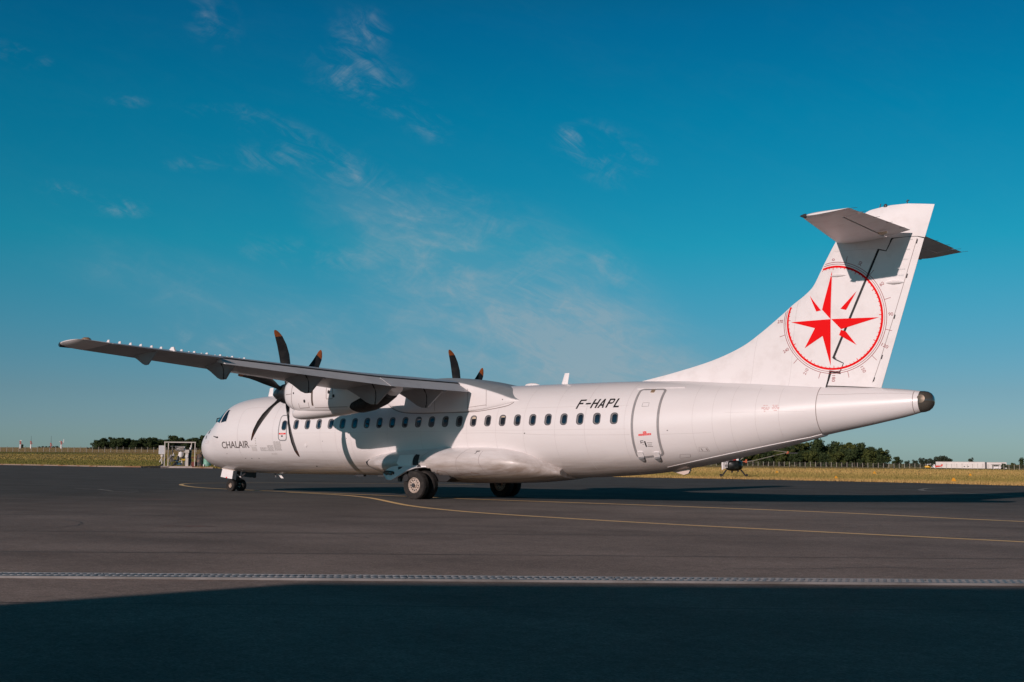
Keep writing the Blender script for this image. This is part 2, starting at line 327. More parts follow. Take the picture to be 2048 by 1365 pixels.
def apron():
    us = [-1500 + 20 * i for i in range(256)]; T0 = [math.atan((u - 1024) / 2446.95) for u in us]
    A = [(t, EDGE(u) + (.6 * math.sin(u * .05) + .5 * math.sin(u * .021 + 1)) * .5) for t, u in zip(T0, us)]
    span = 2 * math.pi - (T0[-1] - T0[0])
    A += [(T0[-1] + span * k / 30, 60 + 200 * math.sin(math.pi * k / 30)) for k in range(1, 30)]
    mb = MB(); n = len(A); vs = [(CAM.x, CAM.y, 0)]
    for fr in (.25, 1):
        for t, e in A:
            c, s = math.cos(t), math.sin(t); vs.append((CAM.x + fr * e * (-.6060 * c + .7955 * s), CAM.y + fr * e * (.7955 * c + .6060 * s), 0))
    mb.add(vs, [(0, 1 + i, 1 + (i + 1) % n) for i in range(n)] + [(1 + i, 1 + n + i, 1 + n + (i + 1) % n, 1 + (i + 1) % n) for i in range(n)])
    o = obj('apron', mb, ASPH, smooth=0); tag(o, kind='structure')
apron()

def ribbon(pts, w, z):
    mb = MB(); vs = []
    P = [Vector((p[0], p[1], 0)) for p in pts]
    for i, p in enumerate(P):
        d = (P[min(i + 1, len(P) - 1)] - P[max(i - 1, 0)]).normalized(); nrm = Vector((-d.y, d.x, 0)) * w / 2
        vs += [(p + nrm) + Vector((0, 0, z)), (p - nrm) + Vector((0, 0, z))]
    mb.add(vs, [(2 * i, 2 * i + 1, 2 * i + 3, 2 * i + 2) for i in range(len(P) - 1)]); return mb
YEL = mat('worn yellow marking', (1.0, .66, .28), .7, noise=(2.2, (.66, .44, .22), .55, .75))
PALE = mat('faded white marking', (.30, .27, .23), .8, noise=(1.2, (.15, .135, .125), .42, .58))
REDM = mat('faded red marking', (.28, .08, .06), .8, noise=(3, (.14, .11, .10), .4, .6))
mk = [([(60, -14), (44, -12.1), (31.77, -10.6), (29.17, -10.3), (25.04, -9.7), (20.67, -8.63), (18.18, -7.6), (16, -6.33), (14.15, -4.95), (12.3, -3.5), (10.5, -2.2), (8.42, -1.05), (6.27, -.3), (4.41, .1)], .15, YEL),
      ([(58, -10), (42, -6.6), (30.19, -4.0), (25.94, -2.6), (20.15, -1.6), (16.69, -1.3), (13.62, -1.0), (10.34, -.35), (6.94, .2), (3.88, .69), (.52, 1.29), (-3.02, 2.3), (-5.98, 3.84), (-8.2, 5.3), (-9.9, 6.89), (-10.5, 8.4), (-10.1, 10.4), (-8.69, 12.3), (-5, 14.6), (0, 16)], .16, YEL),
      ([(34, 7), (25.14, 15.3), (22.61, 18.22), (19.99, 20.94), (18.9, 23.0), (18.3, 25.2), (18.0, 27), (18.3, 28.98), (19.92, 31.0), (24, 33)], .2, PALE)]
for pts, w, m in mk: tag(obj('taxi_line', ribbon(spline(pts, 8), w * 1.2, .004), m, smooth=0), kind='structure')
def old_marks():
    mb = MB()
    for (u0, v0, u1, v1, w) in ((150, 977.5, 200, 979.5, .14), (195, 979, 222, 982, .2), (218, 983.5, 252, 984, .22), (232, 980, 275, 981, .14), (252, 985.5, 276, 984, .2), (300, 983, 335, 982.5, .16), (338, 982, 380, 980, .1)):
        def g(u, v):
            d = FWD + RGT * ((u - 1024) / 2446.95) - UP * ((v - 682.5) / 2446.95); t = -CAM.z / d.z; return CAM + d * t
        r = ribbon([g(u0, v0), g((u0 + u1) / 2, (v0 + v1) / 2), g(u1, v1)], w, .004); mb.add(r.v, r.f)
    tag(obj('faded_apron_marking', mb, PALE, smooth=0), kind='structure')
old_marks()
tag(obj('faded_red_mark', ribbon([(19.35, -16.4), (19.75, -16.1), (20.1, -15.85)], .1, .004), REDM, smooth=0), kind='structure')
tag(obj('faded_red_mark', ribbon([(7.3, -8.2), (7.75, -7.95), (8.2, -7.75)], .14, .004), REDM, smooth=0), kind='structure')

# sealed joints and cracks in the tarmac
def cracks():
    TAR = mat('bitumen joint sealer', (.035, .032, .03), .6, noise=(1.2, (.09, .08, .075), .5, .62)); dv = Vector((.808, .589)); nv = Vector((-.589, .808)); c0 = Vector((29.7, -20.07))
    for off, a, b, w in ((3.1, -30, 60, .035), (7.4, -40, 70, .04), (13.0, -50, 80, .05), (-2.2, -20, 20, .025), (20.5, -70, 90, .06), (30, -90, 90, .08)):
        pts = []; q = 0
        for k in range(60):
            q += rnd.uniform(-.02, .02); p = c0 + dv * (a + (b - a) * k / 59) + nv * (off + q); pts.append(p)
        tag(obj('tarmac_joint', ribbon(pts, w, .003), TAR, smooth=0), kind='structure')
    for _ in range(9):
        p = c0 + dv * rnd.uniform(-12, 14) + nv * rnd.uniform(.8, 14); an = rnd.uniform(0, 6.28); pts = [p]
        for k in range(14): an += rnd.uniform(-.5, .5); p = p + Vector((math.cos(an), math.sin(an))) * .28; pts.append(p)
        tag(obj('tarmac_crack', ribbon(pts, .02, .003), TAR, smooth=0), kind='structure')
cracks()
# trench drain across the apron
def drain():
    dv = Vector((.808, .589, 0)); nv = Vector((-dv.y, dv.x, 0)); c0 = Vector((29.70, -20.07, 0))
    GALV = mat('galvanised grating', (.25, .265, .28), .5, .35, noise=(5, (.22, .23, .24), .4, .7))
    CONC = mat('concrete channel edge', (.27, .265, .265), .85, noise=(1.1, (.16, .155, .15), .42, .62))
    t = thing('trench_drain', 'long slotted metal trench drain set in the apron in front of the shaded strip', 'drain', c0)
    def P(a, b, z): return dv * a + nv * b + Vector((0, 0, z))
    mb = MB(); mb.add([P(-14, -.16, .005), P(14, -.16, .005), P(14, .16, .005), P(-14, .16, .005)], [(0, 1, 2, 3)]); obj('channel', mb, DARK, t, 0)
    for sgn in (-1, 1):
        mb = MB(); a, b = sgn * .182, sgn * .208
        vs = [P(s, y, z) for s in (-14, 14) for y, z in ((a, .002), (a, .024), (b, .024), (b, .002))]
        mb.add(vs, [(0, 1, 5, 4), (1, 2, 6, 5), (2, 3, 7, 6)]); obj('drain_rail', mb, CONC, t, 0)
    mb = MB(); n = 14; pit = 1 / n
    for k in range(n):
        s = k * pit
        mb.prism([(s, -.17), (s + pit * .40, -.17), (s + pit * 1.7, .17), (s + pit * 1.3, .17)], lambda a, b, z: P(a, b, z), .010, .022)
    for b0, b1 in ((-.172, -.135), (-.03, .0), (.14, .172)):
        mb.prism([(0, b0), (.985, b0), (.985, b1), (0, b1)], lambda a, b, z: P(a, b, z), .011, .0235)
    g = obj('grate', mb, GALV, t, 0); g.location = dv * -13
    for k in range(-12, 13): part('grate', g.data, t).location = dv * k
drain()

# the hangar behind the photographer, whose shadow lies across the foreground
def hangar():
    t = thing('hangar', 'grey metal hangar behind the viewpoint shading the foreground apron', 'hangar', (30.05, -44.9, 0), math.atan2(.6, .8))
    prof = [(-9.9, 0), (0, 7), (46, 7), (46, 0)]
    SHEET = mat('hangar sheet metal', (.34, .35, .36), .6, .2, noise=(.6, (.27, .28, .29), .4, .7))
    mb = MB(); mb.prism(prof, lambda u, v, d: Vector((u, -d, v)), 0, 16); obj('wall', mb, SHEET, t, 0)
    for k in range(4):
        mb = MB(); mb.box((6 + k * 9.5, .06, 2.6), (8.6, .1, 5.2)); obj('sliding_door', mb, DGREY, t, 0)
hangar()

# ------------------------------------------------------------------ the airliner
A = thing('airliner', 'white twin propeller airliner with a red compass star on its tail', 'airplane')
X0 = .253
def stn(l): return [math.sqrt(max(x - X0, 0)) for x, _ in l]
_n = [0, .03, .1, .3, .7, 1.1, 1.6, 2.1, 2.8, 3.8]
def prof(nose, rest):
    l = [(x + X0, v) for x, v in zip(_n, nose)] + rest
    f = pchip(stn(l), [v for _, v in l]); return lambda x: f(math.sqrt(max(x - X0, 0)))
fT = prof([1.5, 1.72, 1.88, 2.13, 2.38, 2.54, 2.94, 3.23, 3.34, 3.4], [(18, 3.40), (20, 3.36), (21.74, 3.26), (24.28, 3.11), (25.85, 2.99), (26.86, 2.88), (27.17, 2.78)])
fB = prof([1.5, 1.31, 1.17, 1.0, .865, .785, .72, .69, .67, .65], [(16, .65), (17, .67), (18.26, .725), (19.57, .825), (20.81, 1.02), (23.15, 1.51), (24.26, 1.80), (25.83, 2.12), (26.86, 2.365), (27.17, 2.5)])
fW = prof([0, .2, .36, .6, .88, 1.06, 1.21, 1.34, 1.41, 1.43], [(17.5, 1.43), (19, 1.37), (20.8, 1.17), (23.15, .86), (24.26, .67), (25.83, .435), (26.86, .26), (27.17, .14)])
def sect(x): t, b = fT(x), fB(x); return (t + b) / 2, (t - b) / 2, fW(x)
def fxa(x, a, off=0, side=-1):
    """x, arc coordinate a (metres above the widest point at radius 1.4) -> point on the skin"""
    zc, rz, ry = sect(x); th = a / 1.4; c, s = math.cos(th), math.sin(th)
    n = Vector((0, c / max(ry, 1e-3), s / max(rz, 1e-3))).normalized()
    return Vector((x, side * (ry * c + off * n.y), zc + rz * s + off * n.z))
def toa(x, z):
    zc, rz, _ = sect(x); return 1.4 * math.asin(min(max((z - zc) / rz, -.999), .999))
def fxz(x, z, off=0, side=-1): return fxa(x, toa(x, z), off, side)

NS = 96
xs = [X0 + d * d for d in [i * .055 for i in range(0, 37)]]
xs = [x for x in xs if x < 4] + [4 + .5 * i for i in range(26)] + [17 + .2 * i for i in range(50)] + [26.86]
mb = MB()
mb.loft([[Vector((x, sect(x)[2] * math.cos(2 * math.pi * k / NS), sect(x)[0] + sect(x)[1] * math.sin(2 * math.pi * k / NS))) for k in range(NS)] for x in sorted(set(xs))])
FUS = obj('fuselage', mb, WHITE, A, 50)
# tail light
mb = MB(); mb.loft([[Vector((x, ry * math.cos(2 * math.pi * k / 32), zc + rz * math.sin(2 * math.pi * k / 32))) for k in range(32)] for x, zc, rz, ry in ((26.861, 2.622, .262, .262), (26.95, 2.625, .256, .256), (27.04, 2.63, .232, .232), (27.11, 2.635, .185, .185), (27.155, 2.638, .12, .12), (27.175, 2.638, .05, .05), (27.178, 2.638, .005, .005))])
TL = obj('tail_light', mb, LENS, A, 60)
mb = MB(); mb.lathe((26.93, -.2, 2.68), (0, -1, .1), [(0, .09), (.05, .1), (.06, .0)], 16); obj('lamp', mb, LENS2, TL)

# --- patches that follow a curved skin
def cutmesh(poly=None, mesh=None, su=.25, sv=.1):
    b = bmesh.new()
    if mesh is not None: b.from_mesh(mesh)
    else:
        for pl in poly: b.faces.new([b.verts.new((u, v, 0)) for u, v in pl])
    bmesh.ops.triangulate(b, faces=b.faces)
    for ax, st in ((0, su), (1, sv)):
        if not st: continue
        lo = min(v.co[ax] for v in b.verts); hi = max(v.co[ax] for v in b.verts); k = math.floor(lo / st) + 1
        while k * st < hi - 1e-5:
            co = Vector((0, 0, 0)); co[ax] = k * st; no = Vector((0, 0, 0)); no[ax] = 1
            bmesh.ops.bisect_plane(b, geom=b.verts[:] + b.edges[:] + b.faces[:], plane_co=co, plane_no=no, dist=1e-6); k += 1
    b.verts.index_update()
    vs = [v.co.copy() for v in b.verts]; fs = [tuple(v.index for v in f.verts) for f in b.faces]
    bd = [tuple(v.index for v in e.verts) for e in b.edges if len(e.link_faces) == 1]; b.free(); return vs, fs, bd
def patch(mb, fn, off, poly=None, mesh=None, su=.25, sv=.1, mi=0, skirt=0):
    vs, fs, bd = cutmesh(poly, mesh, su, sv); b = len(mb.v)
    mb.add([fn(v.x, v.y, off) for v in vs], fs, mi)
    if skirt:
        k = len(mb.v); mb.v += [tuple(fn(v.x, v.y, off - skirt)) for v in vs]
        for i, j in bd: mb.f.append((b + i, b + j, k + j, k + i)); mb.m.append(mi)
    return mb
def line(mb, fn, pts, w, off, mi=0, closed=False):
    P = [Vector((p[0], p[1])) for p in pts]; vs = []; n = len(P)
    for i, p in enumerate(P):
        d = (P[(i + 1) % n] - P[i - 1]) if closed else (P[min(i + 1, n - 1)] - P[max(i - 1, 0)])
        d = d.normalized() if d.length > 1e-9 else Vector((1, 0)); q = Vector((-d.y, d.x)) * w / 2
        for s in (1, -1): vs.append(fn(p.x + q.x * s, p.y + q.y * s, off))
    m = n if closed else n - 1
    return mb.add(vs, [(2 * i, 2 * i + 1, 2 * ((i + 1) % n) + 1, 2 * ((i + 1) % n)) for i in range(m)], mi)
def ring(mb, fn, outer, inner, off, mi=0, lip=0):
    n = len(outer); vs = [fn(p[0], p[1], off) for p in outer] + [fn(p[0], p[1], off) for p in inner]
    fs = [(i, (i + 1) % n, n + (i + 1) % n, n + i) for i in range(n)]
    if lip:
        vs += [fn(p[0], p[1], off - lip) for p in outer] + [fn(p[0], p[1], off - lip) for p in inner]
        fs += [(i, (i + 1) % n, 2 * n + (i + 1) % n, 2 * n + i) for i in range(n)] + [(n + i, n + (i + 1) % n, 3 * n + (i + 1) % n, 3 * n + i) for i in range(n)]
    return mb.add(vs, fs, mi)
def rrect(cx, cy, w, h, r, n=6, sk=0):
    o = []
    for qx, qy, a0 in ((1, 1, 0), (-1, 1, 90), (-1, -1, 180), (1, -1, 270)):
        for k in range(n + 1):
            a = R(a0 + 90 * k / n); o.append((cx + qx * (w / 2 - r) + r * math.cos(a), cy + qy * (h / 2 - r) + r * math.sin(a)))
    o2 = []
    for i, p in enumerate(o):
        q = o[(i + 1) % len(o)]; L_ = math.hypot(q[0] - p[0], q[1] - p[1]); m = max(1, int(L_ / .12))
        for k in range(m): o2.append((p[0] + (q[0] - p[0]) * k / m, p[1] + (q[1] - p[1]) * k / m))
    return [(x + sk * (y - cy), y) for x, y in o2]
def dense(pts, st=.1, closed=False):
    o = []; n = len(pts)
    for i in range(n if closed else n - 1):
        p, q = pts[i], pts[(i + 1) % n]; m = max(1, int(math.hypot(q[0] - p[0], q[1] - p[1]) / st))
        for k in range(m): o.append((p[0] + (q[0] - p[0]) * k / m, p[1] + (q[1] - p[1]) * k / m))
    if not closed: o.append(pts[-1])
    return o
def inset(pts, d):
    n = len(pts); cx = sum(p[0] for p in pts) / n; o = []
    ar = sum(pts[i][0] * pts[(i + 1) % n][1] - pts[(i + 1) % n][0] * pts[i][1] for i in range(n)); s = 1 if ar > 0 else -1
    for i, p in enumerate(pts):
        a, b = Vector(pts[i - 1]), Vector(pts[(i + 1) % n]); t = (b - a).normalized(); o.append((p[0] - t.y * d * s, p[1] + t.x * d * s))
    return o
XA = lambda l: [(x, toa(x, z)) for x, z in l]
def text_mesh(body, w, h, x0, y0, shear=0, rot=0, thick=0):
    c = bpy.data.curves.new('t', 'FONT'); c.body = body; c.size = 1; c.shear = shear; c.offset = thick
    o = bpy.data.objects.new('t', c); me = bpy.data.meshes.new_from_object(o)
    xs_ = [v.co.x for v in me.vertices]; ys_ = [v.co.y for v in me.vertices]
    if not xs_: return me
    ax, bx, ay, by = min(xs_), max(xs_), min(ys_), max(ys_); ca, sa = math.cos(rot), math.sin(rot)
    for v in me.vertices:
        x = (v.co.x - ax) / (bx - ax) * w; y = (v.co.y - ay) / (by - ay) * h
        if rot is not None and rot != 0: x -= w / 2; y -= h / 2; x, y = x * ca - y * sa, x * sa + y * ca
        v.co = (x0 + x, y0 + y, 0)
    bpy.data.objects.remove(o); return me

# --- cabin windows
def cabin_window(x, parent, blind=0):
    a = toa(x, 2.312); o = rrect(x, a, .235, .345, .098); i = rrect(x, a, .185, .292, .080)
    mb = MB(); ring(mb, fxa, o, i, .009, 0, .012); w = obj('cabin_window', mb, FRAME, parent, 20)
    mb = MB(); ring(mb, fxa, rrect(x, a, .192, .298, .082), rrect(x + .016, a - .004, .150, .262, .066), .004); obj('window_reveal', mb, REVEAL, w, 20)
    mb = MB(); patch(mb, fxa, .0025, [rrect(x, a, .20, .305, .082)], su=0, sv=.08)
    ob = obj('pane', mb, GLASS, w, 20)
    if blind:
        mb = MB(); h = .075 if blind == 1 else .05; patch(mb, fxa, .004, [[(x - .065, a + .085 - h + .055), (x + .085, a + .085 - h + .055), (x + .08, a + .135), (x - .05, a + .135)]], su=0, sv=.05); obj('window_blind', mb, BLIND, w, 0)
    return w
for k in range(24): cabin_window(6.43 + k * .5435, A, {14: 1, 16: 2}.get(k, 0))
# --- forward emergency exit
def exit_door():
    z = lambda l: XA(l)
    o = rrect(5.80, toa(5.8, 2.215), .43, .92, .12)
    mb = MB(); patch(mb, fxa, .003, [inset(o, .05)], su=0, sv=.08); d = obj('emergency_exit', mb, WHITE, A, 30)
    mb = MB(); ring(mb, fxa, o, inset(o, .04), .005); obj('door_seal', mb, MGREY, d, 30)
    a = toa(5.86, 2.29); mb = MB(); ring(mb, fxa, rrect(5.86, a, .235, .345, .098), rrect(5.86, a, .185, .292, .08), .011, 0, .008); obj('window_frame', mb, FRAME, d, 20)
    mb = MB(); patch(mb, fxa, .005, [rrect(5.86, a, .20, .305, .082)], su=0, sv=.08); obj('pane', mb, GLASS, d, 20)
    mb = MB(); patch(mb, fxa, .005, [[(5.64, toa(5.8, 1.985)), (5.96, toa(5.8, 1.985)), (5.96, toa(5.8, 2.035)), (5.64, toa(5.8, 2.035))]], su=0, sv=0); obj('exit_sign', mb, RED, d, 0)
    mb = MB(); patch(mb, fxa, .007, mesh=text_mesh('EXIT', .18, .03, 5.70, toa(5.8, 1.995)), su=0, sv=0); obj('exit_lettering', mb, CLEANW, d, 0)
    mb = MB(); patch(mb, fxa, .005, [rrect(5.78, toa(5.8, 1.93), .09, .05, .01, 2)], su=0, sv=0); obj('handle', mb, DGREY, d, 0)
exit_door()
# --- aft passenger door
def aft_door():
    zm, z0, z1 = 2.18, 1.25, 3.1
    zs = [1.27, 1.33, 1.5, 1.8, 2.1, 2.4, 2.7, 2.95, 3.07]
    cen = 19.86; W2 = .375
    a0, a1 = toa(19.85, 1.265), toa(19.9, 3.105)
    o = rrect(19.86, (a0 + a1) / 2, .80, a1 - a0, .13)
    mb = MB(); patch(mb, fxa, .004, [inset(o, .055)], su=.2, sv=.08); d = obj('passenger_door', mb, WHITE, A, 30)
    mb = MB(); ring(mb, fxa, o, inset(o, .05), .007, 0, .008); obj('door_seal', mb, MGREY, d, 30)
    mb = MB(); line(mb, fxa, inset(o, .055), .010, .0075, closed=True); line(mb, fxa, inset(o, -.004), .010, .0075, closed=True); obj('door_gap', mb, SEAM, d, 0)
    for x in (19.60, 20.05):
        mb = MB(); a = toa(x, 1.29)
        mb.loft([[fxa(x + dx * s, a + da, off) for dx, da, off in ((-.09, .13, .002), (.09, .13, .002), (.09, .13, .03), (-.09, .13, .03))] for s, da in ((1, 0),)], cap=False)
        mb = MB(); mb.prism([(-.085, .0), (.085, .0), (.085, .15), (.05, .18), (-.05, .18), (-.085, .15)], lambda u, v, t: fxa(x + u, a + v, t), .002, .035)
        h = obj('door_hinge', mb, CLEANW, d, 40)
        mb = MB(); mb.prism([(-.08, -.02), (.08, -.02), (.06, -.13), (.02, -.17), (-.05, -.14)], lambda u, v, t: fxa(x + u, a + v, t * (1 if v > -.1 else .7)), .0, .07); obj('hinge_cover', mb, MGREY, d, 40)
    mb = MB(); a = toa(19.88, 3.03); mb.prism([(-.05, -.05), (.05, -.05), (.05, .06), (-.05, .06)], lambda u, v, t: fxa(19.88 + u, a + v, t), .002, .03); obj('door_latch', mb, mat('brass fitting', (.42, .30, .20), .4, .4), d, 0)
    fz = lambda x, z: toa(x, z)
    mb = MB()
    patch(mb, fxa, .007, [[(19.665, fz(19.8, 1.835)), (20.03, fz(19.8, 1.835)), (20.03, fz(19.8, 1.885)), (19.665, fz(19.8, 1.885))]], su=0, sv=0)
    patch(mb, fxa, .007, [[(19.80, fz(19.8, 1.892)), (19.90, fz(19.8, 1.892)), (19.90, fz(19.8, 1.945)), (19.80, fz(19.8, 1.945))]], su=0, sv=0)
    sg = obj('door_sign', mb, RED, d, 0)
    mb = MB(); patch(mb, fxa, .009, mesh=text_mesh('SORTIE DE SECOURS', .33, .03, 19.685, fz(19.8, 1.845)), su=0, sv=0); obj('sign_lettering', mb, CLEANW, d, 0); mb = MB()
    patch(mb, fxa, .009, mesh=text_mesh('EXIT', .08, .03, 19.81, fz(19.8, 1.903)), su=0, sv=0); obj('sign_lettering', mb, CLEANW, d, 0)
    mb = MB()
    for l, w in (([(19.70, 1.63), (19.70, 1.70), (19.78, 1.70)], .022), ([(19.70, 1.655), (19.78, 1.655)], .014), ([(19.815, 1.69), (19.835, 1.54)], .04), ([(19.745, 1.61), (19.765, 1.61)], .022)):
        line(mb, fxa, dense(XA(l), .05), w, .008)
    obj('door_handle', mb, BLACKP, d, 0)
    mb = MB()
    for j, (x0, x1, z) in enumerate(((19.87, 20.02, 1.645), (19.88, 20.0, 1.59), (19.87, 20.02, 1.55))): line(mb, fxa, dense(XA([(x0, z), (x1, z)]), .05), .016, .007)
    obj('door_placard', mb, GREYP, d, 0)['kind'] = 'stuff'; mb = MB(); line(mb, fxa, dense(XA([(19.72, 2.62), (19.91, 2.62), (19.91, 2.72), (19.72, 2.72), (19.72, 2.62)]), .05), .008, .006)
    obj('door_placard', mb, GREYP, d, 0)
aft_door()
# rain gutter over the aft door
mb = MB(); mb.prism([(19.35, 0), (20.75, 0), (20.75, .03), (19.35, .03)], lambda u, v, t: fxa(u, toa(u, 3.12) + v, t), .0, .02); obj('rain_gutter', mb, CLEANW, A, 0)
# --- flight deck windows
def deck_window(pts, name='cockpit_window', sv=.1):
    P = dense(XA(pts), .06, True)
    mb = MB(); patch(mb, fxa, .004, [P], su=.08, sv=.08); w = obj(name, mb, GLASS, A, 40)
    mb = MB(); ring(mb, fxa, inset(P, -.03), inset(P, -.002), .008, 0, .01); obj('window_frame', mb, CLEANW, w, 0)
deck_window([(2.395, 2.425), (2.74, 2.475), (2.71, 2.62), (2.565, 2.885), (2.42, 2.885), (2.40, 2.66)])
mb = MB(); P = dense(XA([(1.70, 2.44), (2.30, 2.415), (2.335, 2.60), (2.29, 2.86), (2.12, 3.0), (1.9, 2.8)]), .06, True); patch(mb, fxa, .004, [P], su=.08, sv=.08); obj('windshield', mb, GLASS, A, 40)
for l in ([(1.32, 2.05), (1.50, 2.08), (1.37, 2.21), (1.26, 2.19)], [(1.28, 1.84), (1.34, 1.9), (1.27, 2.01), (1.21, 1.96)]):
    mb = MB(); patch(mb, fxa, .006, [dense(XA(l), .05, True)], su=.08, sv=.08); obj('nose_port', mb, FRAME, A, 0)
mb = MB(); line(mb, fxa, dense(XA([(1.2, 1.73), (1.66, 1.73), (1.64, 1.80), (1.25, 1.80)]), .05, True), .012, .004, closed=True); obj('nose_panel', mb, mat('faded pink joint', (.55, .40, .40), .7), A, 0)
mb = MB(); mb.tube([fxz(2.36, 1.915, -.02), fxz(2.34, 1.92, .06), fxz(2.2, 1.95, .09)], [.03, .022, .012], 8); obj('pitot_tube', mb, DGREY, A)
mb = MB(); mb.tube([fxz(1.75, 2.47, .0), fxz(1.62, 2.52, .10), fxz(1.45, 2.58, .12)], [.02, .02, .012], 6); obj('wiper', mb, DGREY, A)

# --- lettering
mb = MB(); aC = toa(3.3, 1.535)
patch(mb, fxa, .005, mesh=text_mesh('CHALAIR', 1.49, .262, 2.575, aC, thick=.013), su=.3, sv=.06); obj('airline_lettering', mb, GREYP, A, 0)
def reg_letters():
    s = .051; H = .31; polys = []
    def st(a, b): # stroke between points
        a, b = Vector(a), Vector(b); d = (b - a).normalized(); n = Vector((-d.y, d.x)) * s / 2; e = d * s * .0
        return [tuple(a - e + n), tuple(a - e - n), tuple(b + e - n), tuple(b + e + n)]
    def V(x, y0=0, y1=H): return [(x, y0), (x + s, y0), (x + s, y1), (x, y1)]
    def Hh(x0, x1, y): return [(x0, y), (x1, y), (x1, y + s), (x0, y + s)]
    def F(x): return [V(x), Hh(x + s, x + .205, H - s), Hh(x + s, x + .165, H * .46)]
    def dash(x): return [Hh(x, x + .165, H * .42)]
    def Hc(x): return [V(x), V(x + .15), Hh(x + s, x + .15, H * .43)]
    def Ac(x): return [[(x, 0), (x + s * 1.05, 0), (x + .118, H), (x + .075, H)], [(x + .150, 0), (x + .198, 0), (x + .118, H), (x + .075, H)], Hh(x + .062, x + .14, H * .22)]
    def Pc(x): return [V(x), Hh(x + s, x + .14, H - s), Hh(x + s, x + .14, H * .40), [(x + .14, H * .40), (x + .168, H * .40 + .02), (x + .186, H * .40 + s), (x + .186, H - s), (x + .168, H - .02), (x + .14, H), (x + .14, H - s), (x + .146, H - s - .01), (x + .146, H * .40 + s + .01), (x + .14, H * .40 + s)]]
    def Lc(x): return [V(x), Hh(x + s, x + .17, 0)]
    x0 = 17.635; a0 = toa(18.3, 2.605)
    for fn, x in ((F, 0), (dash, .255), (Hc, .465), (Ac, .70), (Pc, .955), (Lc, 1.20)): polys += fn(x)
    mb = MB()
    for p in polys: patch(mb, lambda u, v, o: fxa(x0 + u + v * .25, a0 + v, o), .005, [p], su=.3, sv=.06)
    obj('registration_lettering', mb, BLACKP, A, 0)
reg_letters()
def dashes(name, rows, m, hgt=.014):
    mb = MB()
    for x0, x1, z in rows:
        x = x0
        while x < x1 - .02:
            w = rnd.uniform(.03, .11); w = min(w, x1 - x); line(mb, fxa, dense(XA([(x, z), (x + w, z)]), .05), hgt, .004); x += w + .018
    o = obj(name, mb, m, A, 0); o['kind'] = 'stuff'; return o
FADEG = mat('faded placard print', (.50, .47, .45), .7)
FADED = mat('faded placard dark print', (.34, .32, .31), .7)
dashes('placard', [(4.05, 4.42, 1.63 - .03 * k) for k in range(2)] + [(4.17, 4.42, 1.56 - .024 * k) for k in range(6)], FADEG)
dashes('placard', [(4.60, 4.95 - .1 * (k == 2), 1.545 - .026 * k) for k in range(5)], FADED)
dashes('placard', [(4.98, 5.28, 1.62 - .026 * k) for k in range(8)], FADED)
dashes('placard', [(5.33, 5.68, 1.745 - .026 * k) for k in range(12)], FADED)
dashes('placard', [(5.08, 5.36, 1.35 - .026 * k) for k in range(2)], FADEG)
PINKR = mat('faded red print', (.62, .30, .29), .6)
dashes('placard', [(23.10, 23.24, 2.585), (23.06, 23.27, 2.535), (23.06, 23.27, 2.505), (23.12, 23.25, 2.475), (23.13, 23.20, 2.435)], PINKR, .02)
dashes('placard', [(23.34, 23.49, 2.585), (23.36, 23.47, 2.555), (23.33, 23.52, 2.525), (23.33, 23.52, 2.495), (23.38, 23.50, 2.45)], PINKR, .02)
for x, z in ((4.43, 1.86), (4.43, 1.78), (4.43, 1.70), (4.43, 1.62)): mb = MB(); patch(mb, fxa, .004, [rrect(x, toa(x, z), .05, .045, .02, 3)], su=0, sv=0); obj('cargo_latch', mb, FADEG, A, 0)
# --- panel joints on the skin
def seam(name, l, w=.012, m=SEAM, n=6):
    mb = MB(); P = spline([Vector(p) for p in XA(l)], n); line(mb, fxa, dense([(p.x, p.y) for p in P], .12), w, .0028); return obj(name, mb, m, A, 0)
FAINT = mat('faint panel joint', (.60, .565, .56), .7)
seam('cargo_door_outline', [(3.50, 1.14), (3.49, 1.4), (3.50, 1.65), (3.50, 2.03), (3.50, 2.45), (3.50, 2.76), (3.58, 2.89), (3.9, 2.93), (4.7, 2.93), (4.82, 2.88), (4.86, 2.75)], .012, FAINT)
for x in (9.0, 10.6): seam('skin_joint', [(x, .95 + .05 * k) if False else (x, 1.0 + .23 * k) for k in range(10)], .006, FAINT)
for x in (17.0, 18.9 + .35, 21.2, 22.25): seam('skin_joint', [(x, fB(x) + .15 + (fT(x) - fB(x) - .25) * k / 9) for k in range(10)], .006, FAINT)
FAINT2 = mat('very faint lap joint', (.66, .625, .62), .6)
for x in (5.3, 7.6, 8.3, 12.0, 13.8, 14.9, 15.9, 18.0, 21.75, 22.9, 23.5): seam('skin_joint', [(x, fB(x) + .2 + (fT(x) - fB(x) - .32) * k / 9) for k in range(10)], .010, FAINT2)
for z in (2.66, 1.18): seam('skin_joint', [(6.3 + 1.1 * k, z) for k in range(4)], .010, FAINT2); seam('skin_joint', [(15.7 + .9 * k, z) for k in range(5)], .010, FAINT2)
for z in (2.02,): seam('skin_joint', [(6.3 + 1.3 * k, z) for k in range(11)], .008, FAINT2)
seam('skin_joint', [(5.9, 1.40), (7, 1.40), (8.7, 1.40)], .009, FAINT); seam('skin_joint', [(13.6, 1.955), (15.0, 1.95), (16.8, 1.88), (18.2, 1.865), (19.4, 1.865)], .009, FAINT); seam('skin_joint', [(20.3, 1.87), (21.0, 1.885), (21.7, 1.91)], .009, FAINT)
seam('tail_cone_joint', [(24.43, 3.05), (24.43, 2.86), (24.43, 2.58), (24.43, 2.25), (24.43, 2.0), (24.42, 1.87)], .018); seam('tail_cone_joint', [(24.46, 2.835), (25.06, 2.83), (26.04, 2.835), (26.75, 2.80)], .016)
